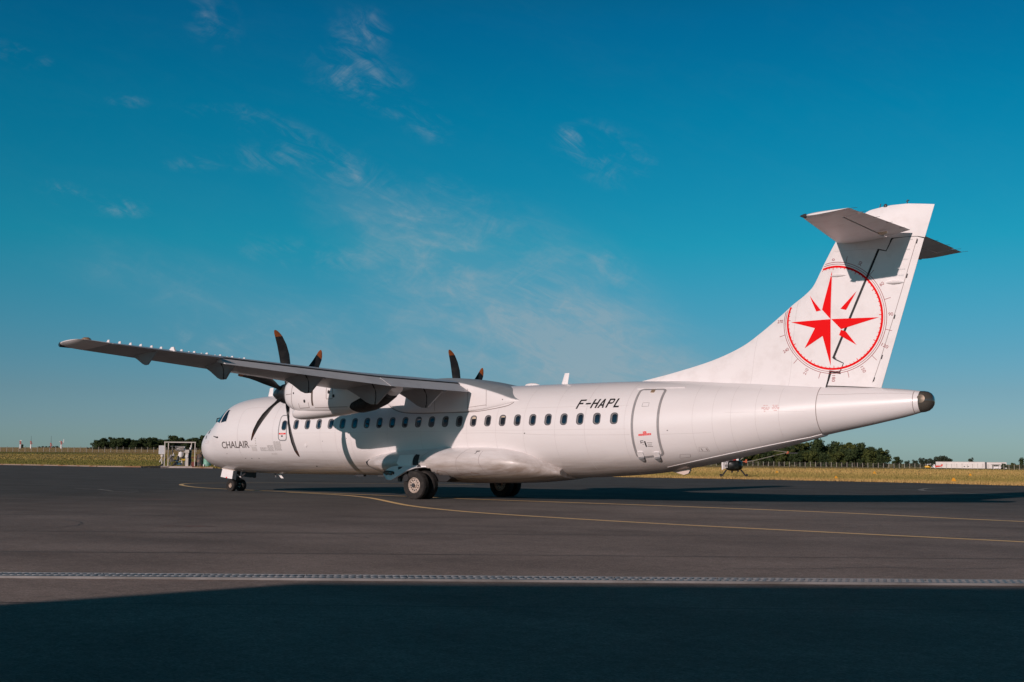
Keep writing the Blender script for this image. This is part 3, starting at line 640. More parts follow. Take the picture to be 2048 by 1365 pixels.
seam('tail_cone_joint', [(26.74, 2.87), (26.74, 2.75), (26.74, 2.6), (26.74, 2.45), (26.74, 2.36)], .016)
seam('skin_joint', [(22.1 + .3 * k, 2.42) for k in range(8)], .006, FAINT)
mb = MB(); line(mb, fxa, dense(XA([(21.23, 1.42), (21.50, 1.42), (21.48, 1.53), (21.27, 1.53)]), .05, True), .008, .004, closed=True)
for x in (21.31, 21.44): line(mb, fxa, dense(XA([(x, 1.50), (x + .02, 1.44)]), .03), .022, .005)
obj('service_panel', mb, SEAM, A, 0)
mb = MB(); line(mb, fxa, dense(XA([(20.62, 1.24), (20.92, 1.27), (20.95, 1.35), (20.68, 1.34)]), .05, True), .008, .004, closed=True); obj('service_panel', mb, SEAM, A, 0)
for x, z, s in ((3.62, 1.18, .03), (3.95, 1.18, .03), (4.32, 1.18, .03), (7.7, 1.75, .02), (15.95, 1.93, .03), (20.5, 1.97, .025), (6.9, .93, .05), (2.72, 1.34, .025), (8.8, 1.83, .02)):
    mb = MB(); patch(mb, fxa, .004, [rrect(x, toa(x, z), s * 1.3, s, s * .3, 2)], su=0, sv=0); obj('drain_port', mb, DARK, A, 0)
mb = MB(); P_ = fxz(6.88, 1.62); mb.lathe(P_, (0, -1, -.2), [(0, .06), (.012, .06), (.014, .035), (.022, .03), (.024, 0)], 14); obj('ice_light', mb, CLEANW, A)
# ventral strake under the tail
mb = MB(); rings = []
for k in range(15):
    x = 20.1 + 4.3 * k / 14; zb = fB(x); z = 1.0 + .85 * (x - 20.1) / 4.3; w = fW(x)
    a = toa(x, max(z, zb + .03)); p = fxa(x, a, .012); q = fxa(x, a + .012, -.012); r_ = Vector((x, 0, zb - .012 * min(1, k / 3)))
    rings.append([q, p, Vector((x, p.y * .55, (p.z * .42 + r_.z * .58) - .02)), r_, Vector((x, -p.y * .55, (p.z * .42 + r_.z * .58) - .02)), Vector((x, -p.y, p.z)), Vector((x, -q.y, q.z))])
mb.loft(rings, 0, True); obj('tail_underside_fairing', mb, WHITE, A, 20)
mb = MB(); mb.loft([[Vector((x, y * w, fB(x) - d * h)) for y, h in ((-1, -.3), (-.8, 1), (.8, 1), (1, -.3))] for x, w, d in ((19.95, .02, .0), (20.15, .06, .07), (20.35, .07, .15), (20.48, .06, .13), (20.55, .03, .0))]); obj('tail_bumper', mb, mat('bumper paint', (.62, .50, .44), .6), A)

# --- dorsal antennas
def blade_ant(x, z, h, c0, c1, sw):
    mb = MB(); mb.loft([[Vector((x + ox + sw * f + c * (c0 + (c1 - c0) * f), t * .02, z + h * f)) for c, t in ((0, 0), (.25, 1), (.7, .7), (1, 0), (.7, -.7), (.25, -1))] for f, ox in ((-.1, 0), (1, 0))]); obj('blade_antenna', mb, CLEANW, A, 40)
blade_ant(16.24, 3.40, .32, .22, .16, .12); blade_ant(3.42, 3.36, .33, .24, .18, .10)
mb = MB(); mb.loft([[Vector((14.9 + .55 * f, .09 * g * math.cos(2 * math.pi * k / 12), 3.40 + .075 * g * math.sin(2 * math.pi * k / 12))) for k in range(12)] for f, g in ((0, .1), (.12, .7), (.4, 1), (.75, .8), (1, .1))]); obj('dome_antenna', mb, CLEANW, A)
mb = MB(); mb.loft([[Vector((4.0 + .2 * f + c * .14, t * .012, .66 - .17 * f)) for c, t in ((0, 0), (.3, 1), (1, 0), (.3, -1))] for f in (-.1, 1)]); obj('belly_antenna', mb, CLEANW, A)
mb = MB(); mb.loft([[Vector((3.86 + .05 * f + c * .05, t * .012, .66 - .14 * f)) for c, t in ((0, 0), (.3, 1), (1, 0), (.3, -1))] for f in (-.1, 1)]); obj('drain_mast', mb, DGREY, A)
for x in (8.3, 9.3): 
    mb = MB(); mb.box((x, -.2, .64), (.35, .12, .07)); obj('drain_mast', mb, DGREY, A)

# ------------------------------------------------------------------ fin and rudder
LEp = [(18.85, 3.36), (19.97, 3.575), (21.21, 3.87), (22.10, 4.20), (22.70, 4.565), (23.30, 5.00), (23.601, 5.235), (23.908, 5.44), (24.152, 5.66), (24.359, 6.02), (24.523, 6.318), (24.847, 6.84), (25.20, 7.17), (25.611, 7.43), (25.933, 7.50), (26.25, 7.53)]
fLE = pchip([z for _, z in LEp], [x for x, _ in LEp])
def fTE(z): return 25.898 + (z - 2.989) * (27.317 - 25.898) / (7.424 - 2.989)
def fhalf(x, z):
    d = max(x - fLE(z), 0); e = max(fTE(z) - x, 0)
    tm = .155 * min(1, .30 + max(0, (x - 20) / 5)) * (1 - .35 * max(0, (z - 3.4) / 4.1)); base = max(0, (3.62 - z) / .4) ** 2 * .05 * min(1, max(e, 0) / .4)
    top = min(1, math.sqrt(max(0, (7.60 - z) / .35)))
    return tm * (1 - math.exp(-d * 2.4)) * (1 - math.exp(-e * 1.05)) * 1.35 * top + .008 * min(1, e * 5 + .3) + base
def fxy(x, z, off=0, side=-1): h = fhalf(x, z); return Vector((x, side * max(h + off, h * .35), z))
GAP = [(26.285, 6.68), (26.122, 6.378), (25.926, 6.434), (24.724, 3.76), (24.98, 3.63), (24.882, 3.394), (24.64, 3.441), (24.555, 3.03)]
def finskin(name, poly, su, sv, m, parent):
    mb = MB()
    for sd_ in (-1, 1):
        patch(mb, lambda u, v, o: fxy(u, v, o, sd_), 0, [poly], su=su, sv=sv, skirt=.05)
    o = obj(name, mb, m, parent, 30); return o
LEd = [(p.x, p.y) for p in spline([Vector(p) for p in LEp], 5)]
topl = [(26.672, 7.515), (27.0, 7.47), (27.317, 7.424)]
seamz = [(27.045 + .012, 6.635), (26.896, 6.68), (26.6, 6.69)]
g1 = [(26.255, 6.69), (26.10, 6.40), (25.905, 6.45), (24.690, 3.775), (24.945, 3.635), (24.865, 3.42), (24.615, 3.462), (24.54, 3.02)]
base = [(24.0, 3.03), (22.5, 3.10), (21, 3.2), (19.5, 3.28)]
FIN = finskin('fin', LEd + topl + seamz + g1 + base, .16, .16, CLEANW, A)
g2 = [(26.315, 6.67), (26.145, 6.36), (25.955, 6.415), (24.765, 3.795), (25.03, 3.66), (24.915, 3.355), (24.672, 3.40), (24.59, 3.075)]
RUD = finskin('rudder', [(27.045 - .006, 6.610), (26.885, 6.665), (26.6, 6.678)] + g2 + [(25.3, 3.03), (25.885, 2.99)], .16, .16, CLEANW, A)
mb = MB()
for sd_ in (-1, 1): patch(mb, lambda u, v, o: Vector((u, sd_ * fhalf(u, v) * .80, v)), 0, [[(25.9, 6.72), (26.9, 6.72), (25.8, 3.05), (24.3, 3.05), (24.4, 3.9)]], su=.2, sv=.2)
obj('fin_spar', mb, DARK, A, 30)
mb = MB(); line(mb, fxy, dense([(26.30, 6.668)] + GAP[0:3], .08), .026, .0035); line(mb, fxy, dense(GAP[3:8], .08), .026, .0035); obj('rudder_gap', mb, DARK, A, 0)
# trim tab joint, hinge fairings on the rudder and fin
mb = MB(); line(mb, fxy, dense([(26.88, 6.63), (26.57, 5.686), (26.254, 4.731), (25.698, 3.126)], .15), .012, .003); obj('trim_tab_joint', mb, SEAM, RUD, 0)
for x, z in ((26.86, 6.55), (26.59, 5.72), (26.26, 4.73), (25.92, 3.75), (25.72, 3.2)):
    mb = MB(); mb.tube([fxy(x, z - .05, .012), fxy(x + .03, z + .05, .012)], .013, 6); obj('trim_tab_hinge', mb, DGREY, RUD)
def blister(name, x0, x1, z, h, t, parent):
    mb = MB(); mb.loft([[Vector((x0 + (x1 - x0) * f, -(fhalf(x0 + (x1 - x0) * f, z) - .02 + (t + .02) * g * max(0, math.cos(a))), z - .012 * f + h * g * math.sin(a))) for a in [math.pi * (k / 10 * 1.0 - .5) for k in range(11)]] for f, g in ((0, .05), (.15, .6), (.4, 1), (.7, .8), (1, .05))]); obj(name, mb, CLEANW, parent)
blister('hinge_fairing', 24.62, 25.15, 5.87, .035, .07, FIN); blister('hinge_fairing', 26.07, 26.58, 5.58, .05, .09, RUD)
# --- compass emblem: flat livery print on fin and rudder
cx, cz = 24.671, 4.763; RX = 1.262; RZ = 1.325; dx0 = .065; dz0 = .03
def EM(u, v, off): return fxy(u, v, off)
mb = MB()
star = [[(24.705, 6.00), (24.445, 5.022), (24.671, 4.763)], [(24.671, 4.763), (23.592, 4.752), (24.25, 4.557), (23.97, 4.059), (24.451, 4.345), (24.65, 3.578)],
        [(24.688, 4.763), (25.896, 4.735), (24.941, 4.492)], [(24.088, 5.415), (24.417, 5.005), (24.29, 4.984)], [(25.356, 5.428), (24.929, 5.01), (25.078, 4.97)], [(25.325, 4.074), (24.884, 4.347), (24.937, 4.477), (25.066, 4.421)]]
for p in star: patch(mb, EM, .006, [p], su=.12, sv=.12)
st_o = obj('compass_star', mb, RED, FIN, 0)
rcx, rcz = 24.735, 4.80
def onfin(x, z): return x > fLE(z) + .03
def arc(mb, rf, w, off, a0=0, a1=360, st=2, wob=0):
    seg = []; segs = []
    for k in range(int((a1 - a0) / st) + 1):
        a = R(a0 + k * st); p = (rcx + RX * rf * math.cos(a), rcz + RZ * rf * math.sin(a))
        if onfin(*p): seg.append(p)
        elif seg: segs.append(seg); seg = []
    if seg: segs.append(seg)
    for s in segs:
        if len(s) > 1: line(mb, EM, s, w, off)
mb = MB(); arc(mb, .985, .052, .006)
for k in range(72):                                    # little teeth on the inside of the ring
    a = R(k * 5); r0, r1 = .965, (.925 if k % 6 == 0 else .948)
    p, q = (rcx + RX * r0 * math.cos(a), rcz + RZ * r0 * math.sin(a)), (rcx + RX * r1 * math.cos(a), rcz + RZ * r1 * math.sin(a))
    if onfin(*p): line(mb, EM, [p, q], .016, .006)
obj('compass_ring', mb, RED, FIN, 0)
mb = MB(); arc(mb, 1.035, .011, .005); arc(mb, 1.072, .013, .005)
for k in range(12):
    a = R(15 + 30 * k); p, q = (rcx + RX * 1.07 * math.cos(a), rcz + RZ * 1.07 * math.sin(a)), (rcx + RX * 1.20 * math.cos(a), rcz + RZ * 1.20 * math.sin(a))
    if onfin(*q): line(mb, EM, [p, q], .011, .005)
obj('compass_rim_line', mb, DRED, FIN, 0)
mb = MB()
for lab in (0, 30, 60, 90, 120, 150, 180, 210, 240, 270):
    th = R(90 - lab); rr = 1.105 + .022 * len(str(lab)); x, z = rcx + RX * rr * math.cos(th), rcz + RZ * rr * math.sin(th)
    rot = R(90 - lab) if lab <= 180 else R(270 - lab)
    w = .055 * len(str(lab)); patch(mb, EM, .005, mesh=text_mesh(str(lab), w, .082, x, z, rot=rot if rot else 1e-6), su=0, sv=0)
obj('compass_numeral', mb, DRED, FIN, 0)
for l in ([(22.6, 4.45), (22.45, 3.15)], [(23.75, 5.28), (23.55, 3.1)], [(24.75, 6.5), (25.85, 6.46)]):
    mb = MB(); line(mb, fxy, dense(l, .15), .007, .003); obj('fin_joint', mb, FAINT, FIN, 0)
mb = MB()
for l in ([(25.95, 7.50), (25.98, 7.60)], [(26.64, 7.50), (26.66, 7.62)], [(26.62, 7.58), (26.7, 7.6)]): mb.tube([(l[0][0], 0, l[0][1]), (l[1][0], 0, l[1][1])], .012, 5)
mb.lathe((26.10, 0, 7.50), (0, 0, 1), [(0, .05), (.05, .045), (.08, .02), (.085, 0)], 10); obj('beacon', mb, DGREY, A)

# --- tailplane with elevators
def airfoil(n=14, c0=0., c1=1., th=.12, camber=0.):
    """(c, z) closed loop from the upper rear round the nose to the lower rear"""
    up, lo = [], []
    for k in range(n + 1):
        c = c0 + (c1 - c0) * (1 - math.cos(math.pi * k / n / (1 if c0 == 0 and c1 == 1 else 2) if c0 == 0 else math.pi * k / n)) / (2 if not (c0 == 0 and c1 < 1) else 1)
        c = min(c, c1); y = 5 * th * (.2969 * math.sqrt(c) - .126 * c - .3516 * c * c + .2843 * c**3 - .1036 * c**4); m = camber * 4 * c * (1 - c)
        up.append((c, m + y)); lo.append((c, m - y))
    return up[::-1] + (lo[1:] if c0 == 0 else lo)
def surf_loft(name, secs, m, parent, side, th, camber, c0, c1, hinge=None, defl=0, n=14, drop=0):
    mb = MB(); rings = []
    for s in secs:
        y, xl, zl, xt, zt, k = s[:6]; ch = xt - xl; ring_ = []
        for c, z in airfoil(n, c0, c1, th * k, camber):
            px, pz = c * ch, z * ch
            if hinge is not None:
                hx = hinge * ch; hz = (camber * 4 * hinge * (1 - hinge)) * ch - .35 * th * k * ch * .5; ca, sa = math.cos(defl), math.sin(defl)
                dx, dz = px - hx, pz - hz; px, pz = hx + dx * ca + dz * sa, hz - dx * sa + dz * ca - drop
            ring_.append(Vector((xl + px, side * y, zl + (zt - zl) * px / ch + pz)))
        rings.append(ring_)
    mb.loft(rings); return obj(name, mb, m, parent, 35)
STAB = [(.05, 24.80, 6.77, 26.80, 6.80, 1), (3.40, 25.42, 6.745, 26.62, 6.80, 1), (3.58, 25.50, 6.745, 26.62, 6.80, .8), (3.66, 25.62, 6.75, 26.60, 6.80, .35)]
STAB0 = STAB
for sd_ in (-1, 1):
    STAB = STAB0 if sd_ < 0 else [(y, xl + .045 * y, zl, xt + .06 * y, zt, k) for y, xl, zl, xt, zt, k in STAB0]
    surf_loft('tailplane', STAB, CLEANW, A, sd_, .115, 0, 0, .66)
    EL = [(.22, 24.84, 6.77, 26.79, 6.80, 1), (3.0, 25.345 + (.135 if sd_ > 0 else 0), 6.748, 26.645 + (.18 if sd_ > 0 else 0), 6.80, 1)]
    surf_loft('elevator', EL, CLEANW, A, sd_, .115, 0, .685, 1, .685, R(-1.5), n=6)
    mb = MB(); mb.loft([[Vector((xl + c * (xt - xl), sd_ * y, 6.76 + dz)) for c, dz in ((.64, .016), (.70, .016), (.70, -.012), (.64, -.012))] for y, xl, xt in ((.25, 24.84, 26.79), (2.98, 25.345, 26.645))]); obj('hinge_seal', mb, DARK, A, 0)
    surf_loft('elevator_horn', [(3.04, 25.35 + (.137 if sd_ > 0 else 0), 6.748, 26.64 + (.182 if sd_ > 0 else 0), 6.80, 1), STAB[1], STAB[2], STAB[3]], CLEANW, A, sd_, .115, 0, .66, 1, n=6)
    mb = MB(); mb.lathe((25.57 + (.16 if sd_ > 0 else 0), sd_ * 3.60, 6.748), (-.85, sd_ * .35, 0), [(0, .055), (.06, .045), (.12, .02), (.15, 0)], 10); obj('stab_tip_cap', mb, DARK, A)
    for y in (.9,):
        mb = MB(); x = 24.95 + .18 * y + 1.22; mb.loft([[Vector((x + dx, sd_ * (y + dy), 6.66 + dz)) for dy, dz in ((-.02, .05), (-.02, .005 - w), (.02, .005 - w), (.02, .05))] for dx, w in ((-.10, 0), (0, .03), (.12, 0))]); obj('elevator_hinge', mb, BOLT if y < 1 else CLEANW, A)
    for y in (.7, 1.5, 2.3, 3.1, 3.6):
        mb = MB(); q_ = .06 * y if sd_ > 0 else 0; mb.tube([(26.63 + .015 * (3.5 - y) + q_, sd_ * y, 6.80), (26.78 + .015 * (3.5 - y) + q_, sd_ * y, 6.80)], .004, 4); obj('static_wick', mb, DGREY, A, 0)

# ------------------------------------------------------------------ wing
def zle(y): y = abs(y); return 3.335 + (max(y - 4.9, 0)) * .0505
def xte(y): y = abs(y); return 13.94 - max(y - 4.9, 0) * (13.94 - 12.63) / 8.5
def wsec(y, k=1.): return (y, 11.35, zle(y), xte(y), zle(y) + .03, k * (1 - .28 * max(0, y - 4.9) / 8.6))
TH, CB = .175, .022
def wing_z(x, y, up=True):
    s = wsec(y); ch = s[3] - s[1]; c = min(max((x - s[1]) / ch, 0), 1); th = TH * s[5]
    yt = 5 * th * (.2969 * math.sqrt(c) - .126 * c - .3516 * c * c + .2843 * c**3 - .1036 * c**4)
    return zle(y) + .03 * c + (CB * 4 * c * (1 - c) + (yt if up else -yt)) * ch
for sd_ in (-1, 1):
    ys = [0, 1.4, 3, 4.9, 6, 7.5, 9, 10, 11, 12, 12.9]
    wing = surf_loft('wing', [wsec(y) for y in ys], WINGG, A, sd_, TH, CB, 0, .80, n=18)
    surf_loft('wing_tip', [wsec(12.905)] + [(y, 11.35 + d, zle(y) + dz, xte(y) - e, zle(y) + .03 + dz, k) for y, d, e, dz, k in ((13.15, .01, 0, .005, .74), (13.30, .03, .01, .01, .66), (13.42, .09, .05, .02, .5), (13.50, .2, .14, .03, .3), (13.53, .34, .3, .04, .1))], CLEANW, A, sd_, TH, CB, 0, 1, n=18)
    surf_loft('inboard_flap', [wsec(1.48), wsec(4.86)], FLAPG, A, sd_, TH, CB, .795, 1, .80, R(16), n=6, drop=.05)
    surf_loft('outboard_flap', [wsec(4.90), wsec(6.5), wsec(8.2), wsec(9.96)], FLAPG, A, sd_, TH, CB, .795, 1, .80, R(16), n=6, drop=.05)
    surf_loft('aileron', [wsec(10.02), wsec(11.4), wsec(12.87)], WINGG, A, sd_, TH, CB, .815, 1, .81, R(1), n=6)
    # shroud panel over the flap gap
    mb = MB(); rr = []
    for y in (1.48, 4.9, 7.5, 9.96):
        s = wsec(y); ch = s[3] - s[1]; rr.append([Vector((11.35 + c * ch, sd_ * y, wing_z(11.35 + c * ch, y) + dz)) for c, dz in ((.78, .001), (.80, .0), (.822, -.008), (.822, -.018), (.80, -.03))])
    mb.loft(rr); obj('flap_shroud', mb, WINGG, A, 20)
    for y0, y1, nm in ((1.46, 9.97, 'flap_gap'), (10.0, 12.88, 'aileron_gap')):
        mb = MB(); rr = []
        for y in (y0, y0 + (4.9 - y0 if y0 < 4.9 else .5), y1):
            s = wsec(y); ch = s[3] - s[1]; up_, lo_ = wing_z(11.35 + .80 * ch, y), wing_z(11.35 + .80 * ch, y, False); k_ = .026 if y0 < 5 else .018
            rr.append([Vector((11.35 + c * ch, sd_ * y, z)) for c, z in ((.79, up_ - .02), (.80 + k_, up_ - .034), (.80 + k_, lo_ + .012), (.79, lo_ + .004))])
        mb.loft(rr); obj(nm, mb, DARK, A, 0)
    # nav light lens at the tip
    mb = MB(); mb.loft([[Vector((11.40 + .05 * f + dx, sd_ * (13.0 + .46 * f), zle(13.2) + .01 + dz)) for dx, dz in ((.02, .065), (-.055 + .03 * f, .03), (-.07 + .03 * f, 0), (-.055 + .03 * f, -.03), (.02, -.055))] for f in (0, .5, 1)]); obj('nav_light', mb, GLASS, A)
    mb = MB(); mb.lathe((12.05, sd_ * 13.15, wing_z(12.05, 12.9) - .01), (0, 0, 1), [(0, .12), (.04, .11), (.075, .06), (.08, 0)], 14); obj('strobe_light', mb, mat('amber lens', (.30, .20, .12), .3), A)
    # vortex generators
    for k, y in enumerate((12.53, 12.22, 11.92, 11.63, 11.32, 11.04, 10.72, 10.43, 10.04, 9.65, 9.22, 8.83, 8.43)):
        for y2, ln, hh in ((y, .15, .072),) + (((y + .13, .09, .055),) if k > 7 else ()):
            z = wing_z(12.0, y2); mb = MB(); mb.loft([[Vector((11.90 + ln * c, sd_ * (y2 + t * .008), z - .03)) for c, t in ((0, 1), (1, 1), (1, -1), (0, -1))], [Vector((11.90 + ln * (.55 + .45 * c), sd_ * (y2 + t * .008), z + hh)) for c, t in ((0, 1), (1, 1), (1, -1), (0, -1))]]); obj('vortex_generator', mb, CLEANW, A, 0)
    # aileron mass-balance fence
    y = 11.25; mb = MB(); z = wing_z(12.75, y); mb.loft([[Vector((12.45 + a, sd_ * (y + t * w), z - .03 + h)) for a, t, w, h in ((.1, 1, .012, .0), (.42, 1, .03, -.02), (.42, -1, .03, -.02), (.1, -1, .012, 0))], [Vector((12.70 + a, sd_ * (y + t * .012), z + .085)) for a, t in ((0, 1), (.08, 1), (.08, -1), (0, -1))]]); obj('aileron_fence', mb, CLEANW, A, 0)
    # flap track fairings
    def wlow(x, y):
        if y > 10: return wing_z(min(x, xte(y) - .02), y, False) + .03
        ch = xte(y) - 11.35; xh = 11.35 + .80 * ch; return wing_z(x, y, False) + .03 if x < xh else wing_z(xh, y, False) - .025 - (x - xh) * .275
    for y, x0, x1, dep, w in ((9.60, 11.9, xte(9.6) - .04, .40, .17), (6.98, 12.0, xte(6.98) - .04, .47, .19), (4.60, 12.0, 13.86, .53, .20), (2.45, 12.0, 13.86, .55, .20), (11.68, 11.8, 12.75, .27, .09)):
        mb = MB(); rings = []
        for f, dd, ww, xx in ((0, 0, .15, 0), (.2, .35, .75, .02), (.42, .85, 1, .02), (.52, 1.0, .95, .02), (.62, 1.0, .85, 0), (.78, .55, .6, 0), (.92, .16, .35, 0), (1, .0, .1, 0)):
            x = x0 + (x1 - x0) * f; zu = wlow(x, y); zb = min(zu - .02, wing_z(min(x, 12.9), y, False) - .02 - dep * dd)
            rings.append([Vector((x, sd_ * (y + q * w * ww), zu + (zb - zu) * h)) for q, h in ((-1, 0), (-1, .3), (-.62, .72), (-.22, .97), (.22, .97), (.62, .72), (1, .3), (1, 0))])
        mb.loft(rings); ff = obj('flap_track_fairing', mb, FAIRG, A, 40)
        if y < 10:
            mb = MB(); pts = []
            for h in (.05, .25, .5, .75, .98):
                f = .60 + .10 * math.sin(h * math.pi) * .6; x = x0 + (x1 - x0) * f; zu = wlow(x, y); dd = lin([(.42, .85), (.52, 1.0), (.62, 1.0), (.78, .55)])(f); ww = lin([(.42, 1), (.52, .95), (.62, .85), (.78, .6)])(f)
                q = lin([(0, 1), (.3, 1), (.72, .62), (.97, .22), (1, .2)])(h); zb = min(zu - .02, wing_z(min(x, 12.9), y, False) - .02 - dep * dd)
                for s_ in (-1, 1): pts.append(Vector((x, sd_ * y + s_ * (q * w * ww + .006), zu + (zb - zu) * h)))
            for s_ in (0, 1):
                pp = pts[s_::2]; mb.add([p + Vector((dx, 0, 0)) for p in pp for dx in (-.022, .022)], [(2 * i, 2 * i + 1, 2 * i + 3, 2 * i + 2) for i in range(4)])
            obj('fairing_gap', mb, DARK, ff, 0)

# --- fairing where the wing crosses the fuselage
def sell(x, zb, zt, w, n=3.4, k=40, top=None):
    o = []; zc = (zb + zt) / 2; h = (zt - zb) / 2
    for i in range(k):
        a = 2 * math.pi * i / k; c, s = math.cos(a), math.sin(a)
        o.append(Vector((x, w * math.copysign(abs(c) ** (2 / n), c), zc + h * math.copysign(abs(s) ** (2 / n), s))))
    return o
WF = [(9.7, 3.05, 3.20, 3.34, .85), (10.1, 2.98, 3.36, 3.50, 1.14), (10.5, 2.84, 3.46, 3.58, 1.27), (10.95, 2.69, 3.52, 3.63, 1.33), (11.5, 2.60, 3.555, 3.67, 1.365), (12.3, 2.59, 3.565, 3.69, 1.375), (13.0, 2.59, 3.53, 3.65, 1.375), (13.6, 2.60, 3.44, 3.56, 1.37), (14.1, 2.63, 3.32, 3.46, 1.345), (14.6, 2.695, 3.185, 3.36, 1.295), (15.0, 2.76, 3.06, 3.24, 1.235), (15.25, 2.83, 2.97, 3.10, 1.185), (15.5, 2.86, 2.92, 3.02, 1.10), (15.9, 2.88, 2.91, 2.96, .98)]
WFf = [pchip([s[0] for s in WF], [s[i] for s in WF]) for i in (1, 2, 3, 4)]
def wfring(x):
    zb, zs, zt, w = (f(x) for f in WFf); h = []
    r = min(.12, (zs - zb) * .4)
    for k in range(5): a = R(-90 + 22.5 * k); h.append((w - r * .35 + r * .35 * math.cos(a), zb + r + r * math.sin(a)))
    for k in range(1, 7): h.append((w, zb + r + (zs - zb - r) * k / 7))
    h.append((w, zs - .02)); p0, p1, p2, p3 = Vector((w - .02, zs)), Vector((w * .88, zs + (zt - zs) * .30)), Vector((w * .66, zs + (zt - zs) * .80)), Vector((w * .45, zt))
    for k in range(9):
        t = k / 8; q = p0 * (1 - t)**3 + p1 * 3 * t * (1 - t)**2 + p2 * 3 * t * t * (1 - t) + p3 * t**3; h.append((q.x, q.y))
    h.append((w * .22, zt + .012)); return [Vector((x, a, z)) for a, z in h] + [Vector((x, -a, z)) for a, z in reversed(h)]
mb = MB(); mb.loft([wfring(9.7 + .155 * i) for i in range(41)]); nr_ = len(wfring(12))
for q in range(40 * nr_):
    if 12 <= q % nr_ < nr_ - 13 and mb.v[mb.f[q][0]][0] > 11.0: mb.m[q] = 1        # grey colour on the flat top
WFO = obj('wing_fairing', mb, [WHITE, mat('grey fairing top', (.34, .37, .385), .5, noise=(1.6, (.28, .30, .31), .45, .75))], A, 40)
mb = MB(); P = spline([Vector(p) for p in XA([(9.98, 3.14), (10.1, 3.04), (10.46, 2.83), (10.85, 2.68), (11.27, 2.605), (11.81, 2.58), (12.61, 2.58), (13.77, 2.585), (14.26, 2.61), (15.0, 2.71), (15.26, 2.78), (15.36, 2.88), (15.25, 2.99), (14.8, 3.12), (14.3, 3.26)])], 6)
line(mb, fxa, [(p.x, p.y) for p in P], .028, .004); obj('fairing_joint', mb, SEAM, WFO, 0)
def wfy(x, z, off):
    return Vector((x, -(WFf[3](x) + off), z))
mb = MB()
for l in ([(13.78, 3.28), (13.78, 2.66)], [(14.45, 3.22), (14.45, 2.74)], [(13.78, 2.72), (14.45, 2.78)], [(12.5, 3.2), (12.5, 2.64)]): line(mb, wfy, dense(l, .08), .012, .004)
obj('access_panel_joint', mb, SEAM, WFO, 0)
mb = MB(); patch(mb, wfy, .004, [rrect(15.0, 2.93, .03, .03, .01, 2)], su=0, sv=0); obj('drain_port', mb, DARK, WFO, 0); mb = MB(); patch(mb, wfy, .004, [rrect(12.0, 2.86, .08, .03, .01, 2)], su=0, sv=0); obj('drain_port', mb, DARK, WFO, 0)

